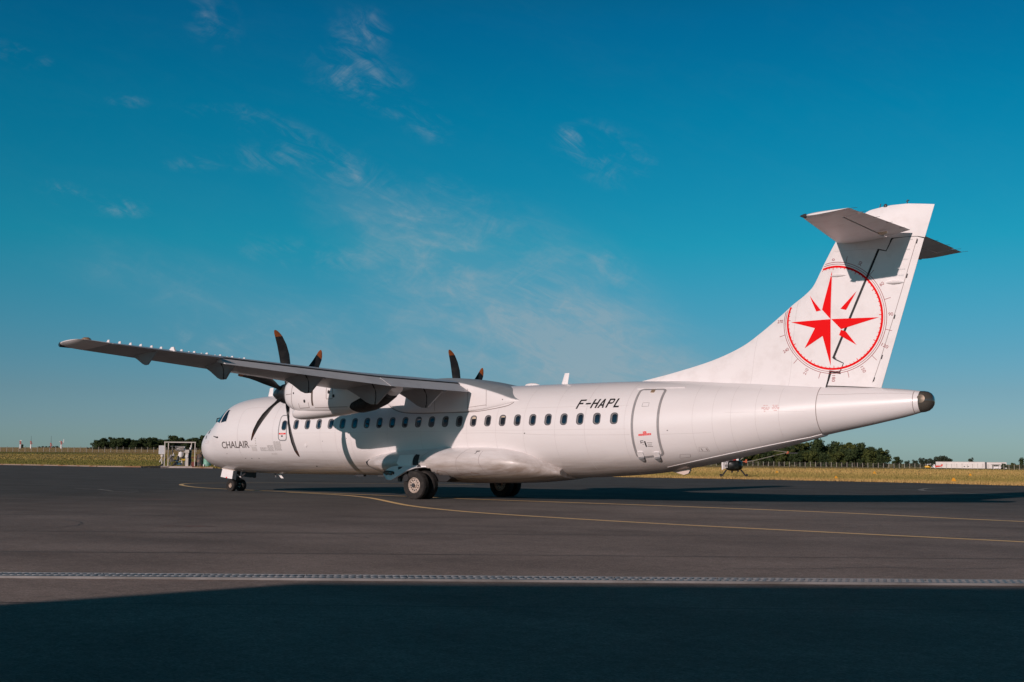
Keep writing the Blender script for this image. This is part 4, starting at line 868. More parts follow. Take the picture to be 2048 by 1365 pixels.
# ------------------------------------------------------------------ engines and propellers
def engine(side, phase):
    Y = side * 4.05
    NC = [(9.14, 2.80, 3.48, .35), (9.22, 2.71, 3.52, .41), (9.4, 2.62, 3.55, .47), (9.8, 2.50, 3.57, .53), (10.4, 2.47, 3.59, .56), (11.2, 2.49, 3.60, .57), (12.0, 2.53, 3.56, .54), (12.6, 2.66, 3.50, .47), (13.1, 2.88, 3.42, .36), (13.5, 3.10, 3.36, .22)]
    fz = [pchip([s[0] for s in NC], [s[i] for s in NC]) for i in (1, 2, 3)]
    def ringn(x, zb, zt, w, n=2.7): return [p + Vector((0, Y, 0)) for p in sell(x, zb, zt, w, n, 40)]
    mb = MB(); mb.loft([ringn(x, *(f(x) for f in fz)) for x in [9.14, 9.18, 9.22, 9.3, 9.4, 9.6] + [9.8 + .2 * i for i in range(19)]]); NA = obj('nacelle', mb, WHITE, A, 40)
    CH = [(9.40, 2.385, 2.66, .26), (9.44, 2.36, 2.70, .30), (9.6, 2.34, 2.75, .35), (10.0, 2.345, 2.85, .40), (10.8, 2.40, 2.9, .40), (11.6, 2.47, 2.9, .36), (12.3, 2.58, 2.9, .28), (12.7, 2.70, 2.9, .18)]
    mb = MB(); mb.loft([ringn(*s, 2.4) for s in CH]); obj('air_intake', mb, WHITE, NA, 40)
    mb = MB(); mb.loft([ringn(9.395, 2.40, 2.645, .235, 2.4), ringn(9.398, 2.41, 2.63, .2, 2.4)]); obj('intake_mouth', mb, DARK, NA, 0)
    mb = MB(); EX = [(11.75, 2.60, 2.95, .30), (12.1, 2.50, 2.98, .40), (12.5, 2.56, 3.04, .42), (12.9, 2.70, 3.10, .38), (13.25, 2.88, 3.14, .28)]
    mb.loft([[p + Vector((0, -.09, 0)) for p in ringn(*s, 2.4)] for s in EX]); obj('exhaust', mb, SOOT, NA, 40)
    def ny(x, z, off):
        zb, zt, w = (f(x) for f in fz); zc = (zb + zt) / 2; h = (zt - zb) / 2; s = min(abs((z - zc) / h), .999); return Vector((x, Y - (w * (1 - s ** 2.7) ** (1 / 2.7) + off), z))
    mb = MB(); line(mb, ny, dense([(10.55, 3.45), (10.55, 2.72)], .08), .07, .004); obj('cowling_strap', mb, mat('brown strap', (.10, .07, .055), .6), NA, 0)
    mb = MB()
    for l in ([(9.3, 3.08), (9.62, 3.09)], [(9.95, 2.80), (9.95, 2.66)], [(10.38, 2.82), (10.38, 2.66)], [(9.95, 2.66), (10.38, 2.67)], [(9.62, 3.5), (9.62, 2.62)], [(11.4, 3.35), (11.4, 2.9)], [(11.15, 2.9), (11.4, 2.9)], [(11.15, 3.35), (11.15, 2.9)], [(10.6, 2.66), (11.9, 2.66)]): line(mb, ny, dense(l, .06), .016, .004)
    obj('cowling_joint', mb, SEAM, NA, 0)
    for x, z, r in ((10.22, 2.86, .05), (11.25, 3.1, .055), (11.45, 2.98, .05), (9.72, 3.11, .03)): mb = MB(); patch(mb, ny, .005, [rrect(x, z, r * 1.6, r * 1.9, r * .7, 4)], su=0, sv=0); obj('cowling_vent', mb, DARK, NA, 0)
    # propeller
    px = 8.88; PR = bpy.data.objects.new('propeller', None); C.objects.link(PR); PR.parent = A; PR.location = (px, Y, 3.14)
    mb = MB(); mb.lathe((0, 0, 0), (1, 0, 0), [(-.62, .0), (-.58, .06), (-.45, .155), (-.28, .24), (-.1, .30), (.1, .325), (.18, .325), (.20, .30), (.42, .30)], 28); obj('spinner', mb, BLADE, PR)
    mb = MB(); mb.lathe((0, 0, 0), (1, 0, 0), [(.185, .35), (.23, .36), (.25, .34), (.25, .05)], 28); obj('back_plate', mb, DGREY, PR)
    st = [(.26, .12, .09, 70, 0), (.42, .15, .075, 60, -.01), (.62, .25, .05, 50, -.02), (.9, .335, .036, 40, -.015), (1.2, .36, .028, 33, .01), (1.5, .33, .02, 28, .075), (1.74, .27, .016, 25, .165), (1.76, .263, .0155, 25, .173), (1.85, .215, .012, 24, .225), (1.93, .13, .01, 23, .275), (1.965, .05, .008, 23, .30)]
    rings = []
    for r, c, t, p, sw in st:
        ang = R(p); rg = []
        for q, h in ((-.5, 0), (-.38, .8), (-.1, 1), (.25, .7), (.5, 0), (.25, -.3), (-.1, -.5), (-.38, -.5)):
            tx, ax = q * c * .88, h * t; rg.append(Vector((-tx * math.sin(ang) + ax * math.cos(ang) * -1, r, sw + tx * math.cos(ang) - ax * math.sin(ang))))
        rings.append(rg)
    mb = MB(); n = 8; mb.loft(rings)
    cnt = 0
    for i in range(len(rings) - 1):
        for j in range(n):
            if i >= 7: mb.m[cnt] = 1
            cnt += 1
    b0 = None
    for k in range(6):
        if b0 is None: b = b0 = obj('blade', mb, [BLADE, ORANGE], PR, 40)
        else: b = part('blade', b0.data, PR)
        b.rotation_euler = (R(phase + 60 * k - 8.5), 0, 0)
    for k in range(6):
        mb = MB(); a = R(phase + 60 * k + 26); mb.lathe((.19, .33 * math.cos(a), .33 * math.sin(a)), (1, 0, 0), [(0, .03), (.05, .03), (.055, 0)], 8); obj('hub_bolt', mb, BOLT, PR)
engine(-1, 46); engine(1, 44)

# ------------------------------------------------------------------ landing gear
def gear_fairing():
    G = [(9.28, .99, 1.10, .98), (9.36, .92, 1.18, 1.10), (9.55, .84, 1.26, 1.27), (9.85, .76, 1.35, 1.45), (10.3, .66, 1.44, 1.66), (11.0, .54, 1.53, 1.87), (11.8, .48, 1.58, 1.96), (13.2, .46, 1.64, 1.975), (14.2, .47, 1.66, 1.95), (15.0, .49, 1.64, 1.85), (15.6, .52, 1.57, 1.70), (16.1, .56, 1.42, 1.47), (16.5, .60, 1.22, 1.20), (16.85, .64, 1.0, .95)]
    f = [pchip([s[0] for s in G], [s[i] for s in G]) for i in (1, 2, 3)]
    xs_ = [9.28, 9.31, 9.34, 9.38, 9.45, 9.55, 9.65, 9.75, 9.85, 9.95] + [10.05 + .1 * i for i in range(69)]
    K = 72; rg = [sell(x, *(q(x) for q in f), 2.35, K) for x in xs_]
    mb = MB(); mb.loft(rg)
    keep_f, keep_m = [], []
    for fc in mb.f:
        c = sum((Vector(mb.v[i]) for i in fc), Vector()) / len(fc)
        if len(fc) == 4 and abs(c.y) > 1.15 and c.z < .92 - max(0, c.x - 12.75) * .60 and 11.78 < c.x < 13.5: continue
        keep_f.append(fc); keep_m.append(0)
    mb.f, mb.m = keep_f, keep_m
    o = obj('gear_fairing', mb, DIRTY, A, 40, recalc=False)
    b = bmesh.new(); b.from_mesh(o.data); bmesh.ops.recalc_face_normals(b, faces=b.faces); b.to_mesh(o.data); b.free()
    for s in (-1, 1):
        mb = MB(); mb.prism([(11.7, .55), (11.7, 1.2), (12.9, 1.2), (13.45, .62), (13.3, .52)], lambda u, v, t: Vector((u, s * t, v)), 1.2, 1.72); 
        w = obj('wheel_well', mb, DARK, o, 0)
    def gy(x, z, off):
        zb, zt, w = (q(x) for q in f); zc = (zb + zt) / 2; h = (zt - zb) / 2; s = min(abs((z - zc) / h), .999); return Vector((x, -(w * (1 - s ** 2.35) ** (1 / 2.35) + off), z))
    mb = MB(); patch(mb, gy, .006, [[(9.50, 1.09), (9.62, 1.13), (9.78, 1.18), (9.74, 1.06), (9.82, .93), (9.65, 1.01)]], su=.06, sv=.06); obj('cooling_inlet', mb, DARK, o, 0)
    mb = MB()
    for l in ([(14.0, 1.50), (13.85, 1.2), (13.85, .75)], [(14.6, 1.42), (14.65, 1.1), (14.9, .65)], [(11.25, 1.48), (11.1, 1.2)], [(12.6, 1.50), (12.45, 1.25)], [(10.2, .97), (11.0, .98)]): line(mb, gy, dense(l, .06), .010, .004)
    obj('fairing_joint', mb, SEAM, o, 0)
    mb = MB()
    for l in ([(13.1, .86), (13.0, .75), (13.2, .66), (13.45, .66)], [(13.1, .86), (13.4, .80), (13.42, .68)], [(13.6, .72), (13.55, .62), (13.75, .58)], [(13.6, .72), (13.85, .70)], [(13.9, .78), (13.95, .64), (14.2, .6)], [(14.2, .78), (14.25, .66)], [(14.3, .8), (14.55, .76)], [(14.4, .62), (14.55, .58)]): line(mb, gy, dense(l, .04), .014, .005)
    obj('inspection_plate', mb, mat('rusty joint', (.26, .16, .12), .8), o, 0)
    mb = MB(); line(mb, gy, dense([(14.38, 1.42), (14.5, 1.42)], .05), .025, .006); line(mb, gy, dense([(14.44, 1.40), (14.42, 1.34)], .03), .02, .006); obj('fuel_port', mb, BLACKP, o, 0)
    # pressure panel standing proud of the pod
    mb = MB(); pl = [(11.52, 1.30), (12.12, 1.32), (12.17, .985), (11.64, .985), (11.56, 1.06)]
    mb.prism(pl, lambda u, v, t: gy(u, v, t), .0, .075); obj('air_outlet', mb, mat('outlet pale paint', (.80, .79, .78), .5), o, 0)
    mb = MB(); patch(mb, gy, .008, [[(12.13, 1.33), (12.32, 1.31), (12.38, 1.22), (12.40, .985), (12.18, .985)]], su=.1, sv=.06); obj('outlet_mouth', mb, DARK, o, 0)
    # wheel door with landing light
    for s in (-1, 1):
        Y = lambda v: s * v
        rows = []
        for x, zt, zm, zb, yb in ((10.98, .76, .745, .73, 1.93), (11.12, .86, .78, .69, 2.05), (11.35, .93, .77, .56, 2.16), (11.55, .955, .80, .545, 2.20), (11.8, .97, .86, .66, 2.18), (12.1, .975, .92, .82, 2.12), (12.4, .97, .945, .91, 2.06), (12.72, .96, .95, .94, 2.02)):
            rows.append([Vector((x, Y(1.99 if x > 11.2 else 1.95), zt + .02)), Vector((x, Y(yb - .04), zm)), Vector((x + .06, Y(yb + .13), zb)), Vector((x + .06, Y(yb + .08), zb - .012)), Vector((x, Y(yb - .12), zm - .03)), Vector((x, Y(1.90), zt - .05))])
        mb = MB(); mb.loft(rows); d = obj('gear_door', mb, CLEANW, A, 30)
        mb = MB(); mb.add([Vector((11.08, Y(2.075), .78)), Vector((11.32, Y(2.172), .80)), Vector((11.60, Y(2.225), .78)), Vector((11.58, Y(2.235), .70)), Vector((11.42, Y(2.20), .575)), Vector((11.2, Y(2.12), .67))], [(0, 1, 2, 3, 4, 5)]); obj('landing_light', mb, LENS, d, 0)
        mb = MB(); mb.tube([(11.0, Y(1.97), .735), (11.12, Y(2.09), .80), (11.35, Y(2.185), .815), (11.62, Y(2.23), .79), (11.64, Y(2.235), .72)], .022, 6); obj('lamp_rim', mb, DARK, d)
    return o
gear_fairing()
def wheel(name, x, y, r, w, out, rim_r):
    t = bpy.data.objects.new(name, None); C.objects.link(t); t.parent = A; t.location = (x, y, r - .02)
    mb = MB(); h = w / 2
    mb.lathe((0, 0, 0), (0, out, 0), [(-h * .72, rim_r), (-h * .92, rim_r * 1.15), (-h, (r + rim_r) / 2), (-h * .88, r * .93), (-h * .6, r * .99), (-h * .42, r), (-h * .40, r * .985), (-h * .36, r * .985), (-h * .34, r), (-h * .02, r), (0, r * .985), (h * .04, r * .985), (h * .06, r), (h * .34, r), (h * .36, r * .985), (h * .40, r * .985), (h * .42, r), (h * .6, r * .99), (h * .88, r * .93), (h, (r + rim_r) / 2), (h * .92, rim_r * 1.15), (h * .72, rim_r)], 40, 0, False)
    obj('tyre', mb, TYRE, t, 25)
    mb = MB(); mb.lathe((0, 0, 0), (0, out, 0), [(-h * .7, rim_r), (h * .74, rim_r * 1.03), (h * .80, rim_r * .97), (h * .62, rim_r * .88), (h * .50, rim_r * .80), (h * .55, rim_r * .40), (h * .80, rim_r * .34), (h * .86, rim_r * .25), (h * .86, .001)], 32)
    rm = obj('rim', mb, RIM, t, 25)
    mb = MB()
    for k in range(12):
        a = 2 * math.pi * k / 12; mb.lathe((rim_r * .66 * math.cos(a), out * h * .5, rim_r * .66 * math.sin(a)), (0, out, 0), [(0, rim_r * .09), (.02, rim_r * .09), (.022, 0)], 6)
    obj('wheel_bolt', mb, DGREY if r > .3 else BOLT, t, 0)
XM = 12.589
for s in (-1, 1):
    wheel('main_wheel', XM, s * 2.27, .43, .26, s, .225); wheel('main_wheel', XM, s * 1.86, .43, .26, -s, .225)
    mb = MB(); mb.tube([(XM, s * 1.7, .41), (XM, s * 2.42, .41)], .06, 12); mb.tube([(XM, s * 2.065, .41), (12.0, s * 2.065, .58), (11.75, s * 2.06, .84)], [.09, .085, .08], 10); mb.tube([(12.1, s * 2.065, .56), (12.5, s * 2.0, .98)], .06, 10)
    mb.tube([(11.75, s * 2.06, .5), (11.75, s * 2.06, .95)], .07, 10); obj('gear_leg', mb, DGREY, A)
    mb = MB(); mb.lathe((XM - .28, s * 2.40, .62), (0, s, 0), [(-.1, .11), (.0, .12), (.03, .1), (.03, 0)], 14); mb.tube([(XM - .28, s * 2.3, .62), (XM - .35, s * 2.1, .8)], .07, 8); obj('brake_unit', mb, DARK, A, 30)
for y in (-.21, .21): wheel('nose_wheel', 1.83, y, .225, .19, -1 if y < 0 else 1, .085)
mb = MB(); mb.tube([(1.83, -.24, .21), (1.83, .24, .21)], .04, 10); mb.tube([(1.83, 0, .21), (1.90, 0, .5), (1.98, 0, .85)], [.055, .06, .075], 12); mb.tube([(1.95, 0, .42), (2.45, 0, .72)], .035, 8); mb.tube([(1.86, 0, .3), (2.06, 0, .38), (1.95, 0, .55)], .03, 8); obj('gear_leg', mb, DGREY, A)
mb = MB(); mb.tube([(2.02, -.1, .56), (2.25, -.14, .50)], .018, 8); mb.tube([(1.9, -.1, .62), (2.05, -.1, .58)], .02, 8); obj('torque_link', mb, CLEANW, A)
def nose_doors():
    for s in (-1, 1):
        q = [(1.60, .80), (2.20, .735), (2.16, .44), (1.53, .51)] if s < 0 else [(1.60, .76), (2.36, .72), (2.34, .46), (1.58, .52)]
        mb = MB(); mb.prism(q, lambda u, v, t: Vector((u, s * (.44 + t + (.8 - v) * .06), v)), 0, .025); d = obj('nose_gear_door', mb, CLEANW if s < 0 else DGREY, A, 0)
        mb = MB(); up_ = [(1.53, .44, .825), (2.17, .44, .755), (2.32, .16, .845), (1.84, .16, .875)]
        mb.add([Vector((x, s * y, z)) for x, y, z in up_] + [Vector((x, s * y, z - .03)) for x, y, z in up_], [(0, 1, 2, 3), (4, 5, 6, 7), (0, 1, 5, 4), (1, 2, 6, 5), (2, 3, 7, 6), (3, 0, 4, 7)]); obj('door_hinge_panel', mb, mat('door edge paint', (.55, .48, .43), .6), d, 0)
        if s < 0:
            mb = MB(); mb.prism([(1.83, .475), (1.89, .47), (1.89, .51), (1.83, .515)], lambda u, v, t: Vector((u, s * (.467 + t + (.8 - v) * .06), v)), .0, .004); obj('stencil', mb, RED, d, 0)
    mb = MB(); mb.box((2.0, 0, .82), (1.1, .5, .12)); obj('nose_gear_well', mb, DARK, A, 0)
nose_doors()

# ------------------------------------------------------------------ ground cover
def grass(name, specs, m):
    mb_v, mb_f, cols = [], [], []
    for u0, u1, d0, d1, n, hmin, hmax, w, pw in specs:
        for _ in range(n):
            u = rnd.uniform(u0, u1); d = EDGE(u) + d0 + (d1 - d0) * rnd.random() ** pw + .3 * math.sin(u * .09) + .25 * math.sin(u * .31)
            x, y = at(u, d); z = max(tz(x, y), -.01) - .02; a = rnd.uniform(0, math.pi); h = rnd.uniform(hmin, hmax); ww = w * rnd.uniform(.6, 1.4); dx, dy = math.cos(a) * ww / 2, math.sin(a) * ww / 2; lx, ly = rnd.uniform(-.35, .35) * h, rnd.uniform(-.35, .35) * h
            k = len(mb_v); mb_v.extend([(x - dx, y - dy, z), (x + dx, y + dy, z), (x + lx, y + ly, z + h)]); mb_f.append((k, k + 1, k + 2)); dr = min(1, max(0, dryness(u, d) + rnd.gauss(0, .09))); cols.extend([dr] * 3)
    me = bpy.data.meshes.new(name); me.from_pydata(mb_v, [], mb_f); me.materials.append(m); ca = me.color_attributes.new('dry', 'FLOAT_COLOR', 'POINT')
    ca.data.foreach_set('color', [q for c in cols for q in (c, c, c, 1)])
    o = bpy.data.objects.new(name, me); C.objects.link(o); return o
def blade_material():
    m = mat('grass blades', (.2, .15, .05), .8, spec=.2); t = m.node_tree; b = t.nodes['Principled BSDF']; a = N(t, 'ShaderNodeVertexColor', layer_name='dry')
    r = N(t, 'ShaderNodeValToRGB'); L(t, a.outputs['Color'], r.inputs[0]); e = r.color_ramp.elements
    e[0].position = .2; e[0].color = (.115, .125, .028, 1); e[1].position = .9; e[1].color = (.56, .36, .14, 1); q = e.new(.5); q.color = (.33, .245, .075, 1)
    L(t, r.outputs[0], b.inputs['Base Color']); return m
BLM = blade_material()
g = grass('dry_grass', [(1180, 2120, -.25, 3, 22000, .04, .20, .04, 1.2), (1180, 2120, 1, 40, 42000, .06, .19, .06, 1.3), (1180, 2120, 30, 160, 30000, .10, .26, .14, 1.2)], BLM); tag(g, 'dry ochre grass with green patches along the right apron edge', 'grass', kind='stuff')
g = grass('green_grass', [(-60, 460, .5, 6, 12000, .08, .34, .10, 1), (-60, 460, 4, 70, 34000, .10, .34, .10, 1.2), (-60, 460, 60, 300, 16000, .12, .30, .18, 1.1)], BLM); tag(g, 'rough green grass beyond the left apron edge', 'grass', kind='stuff')

# kerb along the left edge of the apron
def kerb():
    mb = MB(); KB = mat('weathered concrete kerb', (.33, .245, .19), .9, noise=(.35, (.26, .13, .07), .5, .62)); rr = []
    for k in range(70):
        u = -80 + 7.4 * k; d = EDGE(u); a = at(u, d + .1 * math.sin(u * .1)); b = at(u, d + .9)
        rr.append([Vector((a[0], a[1], -.05)), Vector((a[0], a[1], .13)), Vector((b[0], b[1], .15)), Vector((b[0], b[1], -.05))])
    mb.loft(rr); tag(obj('kerb', mb, KB, smooth=0), kind='structure')
kerb()

# ------------------------------------------------------------------ trees
LEAFS = []
def leaf_mat(name, c, c2):
    m = mat(name, c, .75, spec=.2); t = m.node_tree; b = t.nodes['Principled BSDF']; a = N(t, 'ShaderNodeVertexColor', layer_name='tone')
    x = N(t, 'ShaderNodeMix', data_type='RGBA'); L(t, a.outputs['Color'], x.inputs[0]); x.inputs[6].default_value = (*c, 1); x.inputs[7].default_value = (*c2, 1); L(t, x.outputs[2], b.inputs['Base Color']); return m
LM = [leaf_mat('olive foliage', (.030, .045, .014), (.105, .12, .030)), leaf_mat('deep green foliage', (.016, .032, .014), (.062, .085, .026)), leaf_mat('far dull foliage', (.028, .042, .030), (.060, .078, .045))]
BARK = mat('bark', (.09, .07, .05), .9)
def crown_mesh(seed, asp, lobes, n, mi, low=.12):
    r = random.Random(seed); L_ = []
    for _ in range(lobes):
        a = r.uniform(0, 2 * math.pi); h = r.uniform(low + .08, .90); rad = asp * math.sqrt(max(.05, 1 - ((h - .42) / .56) ** 2)) * r.uniform(.2, .95); L_.append((Vector((rad * math.cos(a), rad * math.sin(a), h)), r.uniform(.09, .17)))
    vs, fs, co = [], [], []
    for _ in range(n):
        c, s = r.choice(L_); d = Vector((r.gauss(0, 1), r.gauss(0, 1), r.gauss(0, 1))).normalized(); p = c + d * s * r.uniform(.65, 1.08); p.z = max(p.z, .04)
        nr = (d + Vector((r.gauss(0, .5), r.gauss(0, .5), r.gauss(0, .5)))).normalized(); u = nr.orthogonal().normalized(); w = nr.cross(u); z = r.uniform(.018, .045)
        k = len(vs); vs += [p + u * z, p + w * z * r.uniform(.5, 1), p - u * z, p - w * z * r.uniform(.5, 1)]; fs.append((k, k + 1, k + 2, k + 3)); t = min(1, max(0, r.gauss(.45, .28))); co += [t] * 4
    me = bpy.data.meshes.new('crown'); me.from_pydata([tuple(v) for v in vs], [], fs); me.materials.append(LM[mi]); ca = me.color_attributes.new('tone', 'FLOAT_COLOR', 'POINT'); ca.data.foreach_set('color', [q for t in co for q in (t, t, t, 1)]); return me
tm = MB(); tm.tube([(0, 0, -.03), (.01, 0, .2), (-.01, .01, .45), (.0, .0, .7)], [.028, .022, .015, .005], 7)
for a in (0, 2.1, 4.2): tm.tube([(0, 0, .25 + .05 * a), (.12 * math.cos(a), .12 * math.sin(a), .5)], [.012, .004], 5)
TRUNK = bpy.data.meshes.new('trunk'); TRUNK.from_pydata(tm.v, [], tm.f); TRUNK.materials.append(BARK); TRUNK.shade_smooth()
CROWNS = {k: [crown_mesh(s + 10 * k, a, 30, 3600, k, .03) for s, a in ((1, .42), (2, .5), (3, .36), (4, .46))] for k in (0, 1, 2)}
POPLAR = crown_mesh(77, .16, 16, 1200, 1)
def tree(u, d, h, wid, kind, label, group=None, v=None, name='broadleaf_tree'):
    x, y = at(u, d); t = thing(name, label, 'tree', (x, y, tz(x, y) - .1), rnd.uniform(0, 6.28), group)
    me = POPLAR if v == 'p' else CROWNS[kind][rnd.randrange(4) if v is None else v]
    c = part('crown', me, t); k = part('trunk', TRUNK, t); c.scale = (h * wid, h * wid, h); k.scale = (h, h, h); return t
GL, GR = 'trees of the left wood', 'trees of the right wood'
ORD = ['first', 'second', 'third', 'fourth', 'fifth', 'sixth', 'seventh', 'eighth', 'ninth', 'tenth', 'eleventh', 'twelfth', 'thirteenth', 'fourteenth', 'fifteenth', 'sixteenth', 'seventeenth']
for i, (u, h, w) in enumerate(((196, 7.5, 1.35), (212, 10.2, 1.3), (232, 11.2, 1.4), (252, 10.6, 1.4), (270, 9.0, 1.3), (283, 8.8, 1.3), (298, 11.0, 1.4), (316, 9.4, 1.3), (331, 9.2, 1.3), (348, 11.4, 1.4), (364, 11.0, 1.3), (381, 9.8, 1.4), (398, 11.4, 1.4), (415, 11.4, 1.4), (434, 11, 1.4))):
    tree(u, 1000 + 15 * (i % 3), h, w, 1, 'dark rounded tree, %s from the left along the skyline of the left wood' % ORD[i], GL)
for i in range(26): tree(203 + 8.6 * i, 985 + 6 * (i % 4), 6.3 + 1.4 * ((i * 7) % 5) / 4, 1.5, 1, 'lower dark tree filling the foot of the left wood', 'lower trees of the left wood')
for i, (u, h) in enumerate(((1440, 11), (1462, 12), (1484, 12.5), (1505, 13), (1526, 13.5), (1548, 14.5), (1570, 15), (1592, 16), (1614, 16.6), (1634, 17.2), (1655, 17), (1676, 16), (1696, 15.4), (1714, 15), (1732, 14.8), (1750, 13.6), (1766, 11.5))):
    k = 0 if u < 1640 and i % 3 else (0 if i % 4 == 0 else 1); tree(u, 800 + 12 * (i % 3), h, 1.0, k, ('sunlit olive tree, %s from the left along the top of the right wood' if k == 0 else 'dark green tree, %s from the left along the top of the right wood') % ORD[i], GR)
for i in range(34): u = 1446 + 9.6 * i; tree(u + rnd.uniform(-3, 3), 770 + 8 * (i % 3), rnd.uniform(8.0, 12.0) * (1 if u < 1735 else .8), 1.25, i % 2, 'lower olive tree filling the front of the right wood' if i % 2 == 0 else 'lower dark tree filling the front of the right wood', 'lower trees of the right wood')
tree(1793, 790, 6.8, 1.15, 1, 'small round tree standing alone just right of the dense wood', v=1)
for i, (u, h, w) in enumerate(((1812, 7.5, 1.3), (1828, 8.5, 1.3), (1843, 11.0, 1.2), (1858, 10.5, 1.2), (1872, 12.5, 1.2), (1884, 13.5, 1.2), (1893, 11.5, 1.2))): tree(u, 1500, h, w, 2, 'hazy dark tree, %s from the left in the clump behind the warehouse end' % ORD[i], 'trees behind the warehouse')
tree(1939, 1500, 11.5, .8, 2, 'treetop peeping over the middle of the long white warehouse roof', v=0)
tree(2039, 720, 6.4, 1.15, 1, 'tall narrow tree at the right edge beyond the fence', v='p', name='columnar_tree')
tree(2023, 760, 3.6, 1.3, 0, 'low bushy tree between the warehouse and the narrow tree', v=2)
tree(2056, 740, 4.0, 1.3, 1, 'bushy tree half cut off by the right edge of the photo', v=3)
tree(2003, 790, 3.4, 1.6, 1, 'low dark bush in front of the right end of the warehouse', v=1)
tree(49.5, 1400, 4.2, .9, 2, 'small dark tree beside the leftmost red and white mast', v=2)
def hedge(name, u0, u1, d, h, label):
    x, y = at((u0 + u1) / 2, d); t = thing(name, label, 'hedge', (x, y, tz(x, y) - .1)); n = max(2, int((u1 - u0) / 7))
    for k in range(n):
        xx, yy = at(u0 + (u1 - u0) * (k + .5) / n, d); c = part('crown', CROWNS[2][k % 4], t); c.location = (xx - x, yy - y, 0); q = h * rnd.uniform(.75, 1.2); c.scale = (q * 2.2, q * 2.2, q)
hedge('hedge', 80, 122, 1800, 2.2, 'low dark hedge on the skyline between the second and fourth masts')
hedge('hedge', 175, 200, 1200, 1.6, 'low dark hedge at the left foot of the left wood')
hedge('hedge', 1900, 2140, 1900, 3.2, 'far dark hedge line behind the white warehouse')

# ------------------------------------------------------------------ fences
POSTM = mat('pale concrete post', (.46, .42, .36), .85); WIRE = mat('fence wire', (.34, .33, .28), .7)
def fence(u0, u1, d, label, du):
    n = int((u1 - u0) / du); x0, y0 = at(u0, d); t = thing('field_fence', label, 'fence', (x0, y0, tz(x0, y0)))
    pm = None; wires = MB(); pts = []
    for k in range(n + 1):
        x, y = at(u0 + k * du, d); z = tz(x, y); loc = (x - x0, y - y0, z - tz(x0, y0)); pts.append(Vector(loc))
        if pm is None:
            mb = MB(); mb.box((0, 0, 1.0), (.14, .14, 2.2)); mb.box((0, .1, 2.2), (.12, .35, .16), 0, Matrix.Rotation(R(-35), 3, 'X')); o = obj('post', mb, POSTM, t, 0); pm = o.data
        else: o = part('post', pm, t)
        o.location = loc; o.scale = (1, 1, rnd.uniform(.92, 1.1))
    for h in (.3, .75, 1.2, 1.65, 2.05): wires.tube([p + Vector((0, 0, h)) for p in pts], .014, 4)
    obj('wire', wires, WIRE, t, 0)
fence(-30, 470, 600, 'wire fence on pale posts crossing the left field', 12.2)
fence(1380, 2080, 600, 'wire fence on pale posts below the right wood and warehouse', 10.4)

# ------------------------------------------------------------------ warehouse, masts and far things
def rotz_to_cam(x, y): return math.atan2(CAM.y - y, CAM.x - x) + math.pi / 2
def warehouse():
    x, y = at(1939, 900); t = thing('warehouse', 'long low white warehouse on the right skyline with a narrow gap near its right end', 'warehouse', (x, y, tz(x, y) - .4), rotz_to_cam(x, y))
    WM = mat('white cladding', (.74, .70, .68), .6, noise=(.12, (.66, .62, .60), .45, .6)); k = 900 / 2447 * .875
    for a, b, h in ((1868, 1966.5, 4.7), (1970.5, 2009, 4.5)):
        mb = MB(); mb.box(((( a + b) / 2 - 1939) * k, 9, h / 2), ((b - a) * k, 18, h)); w = obj('wall', mb, WM, t, 0)
        mb = MB(); mb.box((((a + b) / 2 - 1939) * k, 9, h + .08), ((b - a) * k + .3, 18.3, .2)); obj('roof', mb, mat('roof edge', (.45, .43, .42), .6), t, 0)
    mb = MB(); mb.box(((1968.5 - 1939) * k, 9, 2.3), (4 * k - .02, 16, 4.6)); obj('link_wall', mb, DGREY, t, 0)
    for u in (1925.5, 1933): 
        mb = MB(); mb.box(((u - 1939) * k, -.03, 1.6), (.8, .1, .6)); obj('window', mb, DGREY, t, 0)
    for u in (1889.5, 1906, 1923, 1945):
        mb = MB(); mb.box(((u - 1939) * k, -.02, 2.45), (.10, .08, 4.9)); obj('cladding_joint', mb, mat('cladding joint', (.55, .52, .5), .6), t, 0)
warehouse()
def shed():
    x, y = at(1988.5, 780); t = thing('open_shed', 'small open-fronted white shed before the right end of the warehouse', 'shed', (x, y, tz(x, y) - .1), rotz_to_cam(x, y))
    mb = MB(); mb.box((-2.15, 1, 1.25), (.2, 3, 2.5)); mb.box((2.15, 1, 1.25), (.5, 3, 2.5)); mb.box((0, 2.4, 1.2), (4.3, .2, 2.4)); obj('wall', mb, CLEANW, t, 0)
    mb = MB(); mb.box((0, .8, 2.65), (5.0, 3.8, .22)); obj('roof', mb, DGREY, t, 0)
    mb = MB(); mb.box((.1, .4, .8), (2.6, .5, .9)); obj('counter', mb, CLEANW, t, 0)
shed()
MW, MR = mat('mast white', (.75, .73, .72), .5), mat('mast red', (.42, .10, .09), .6)
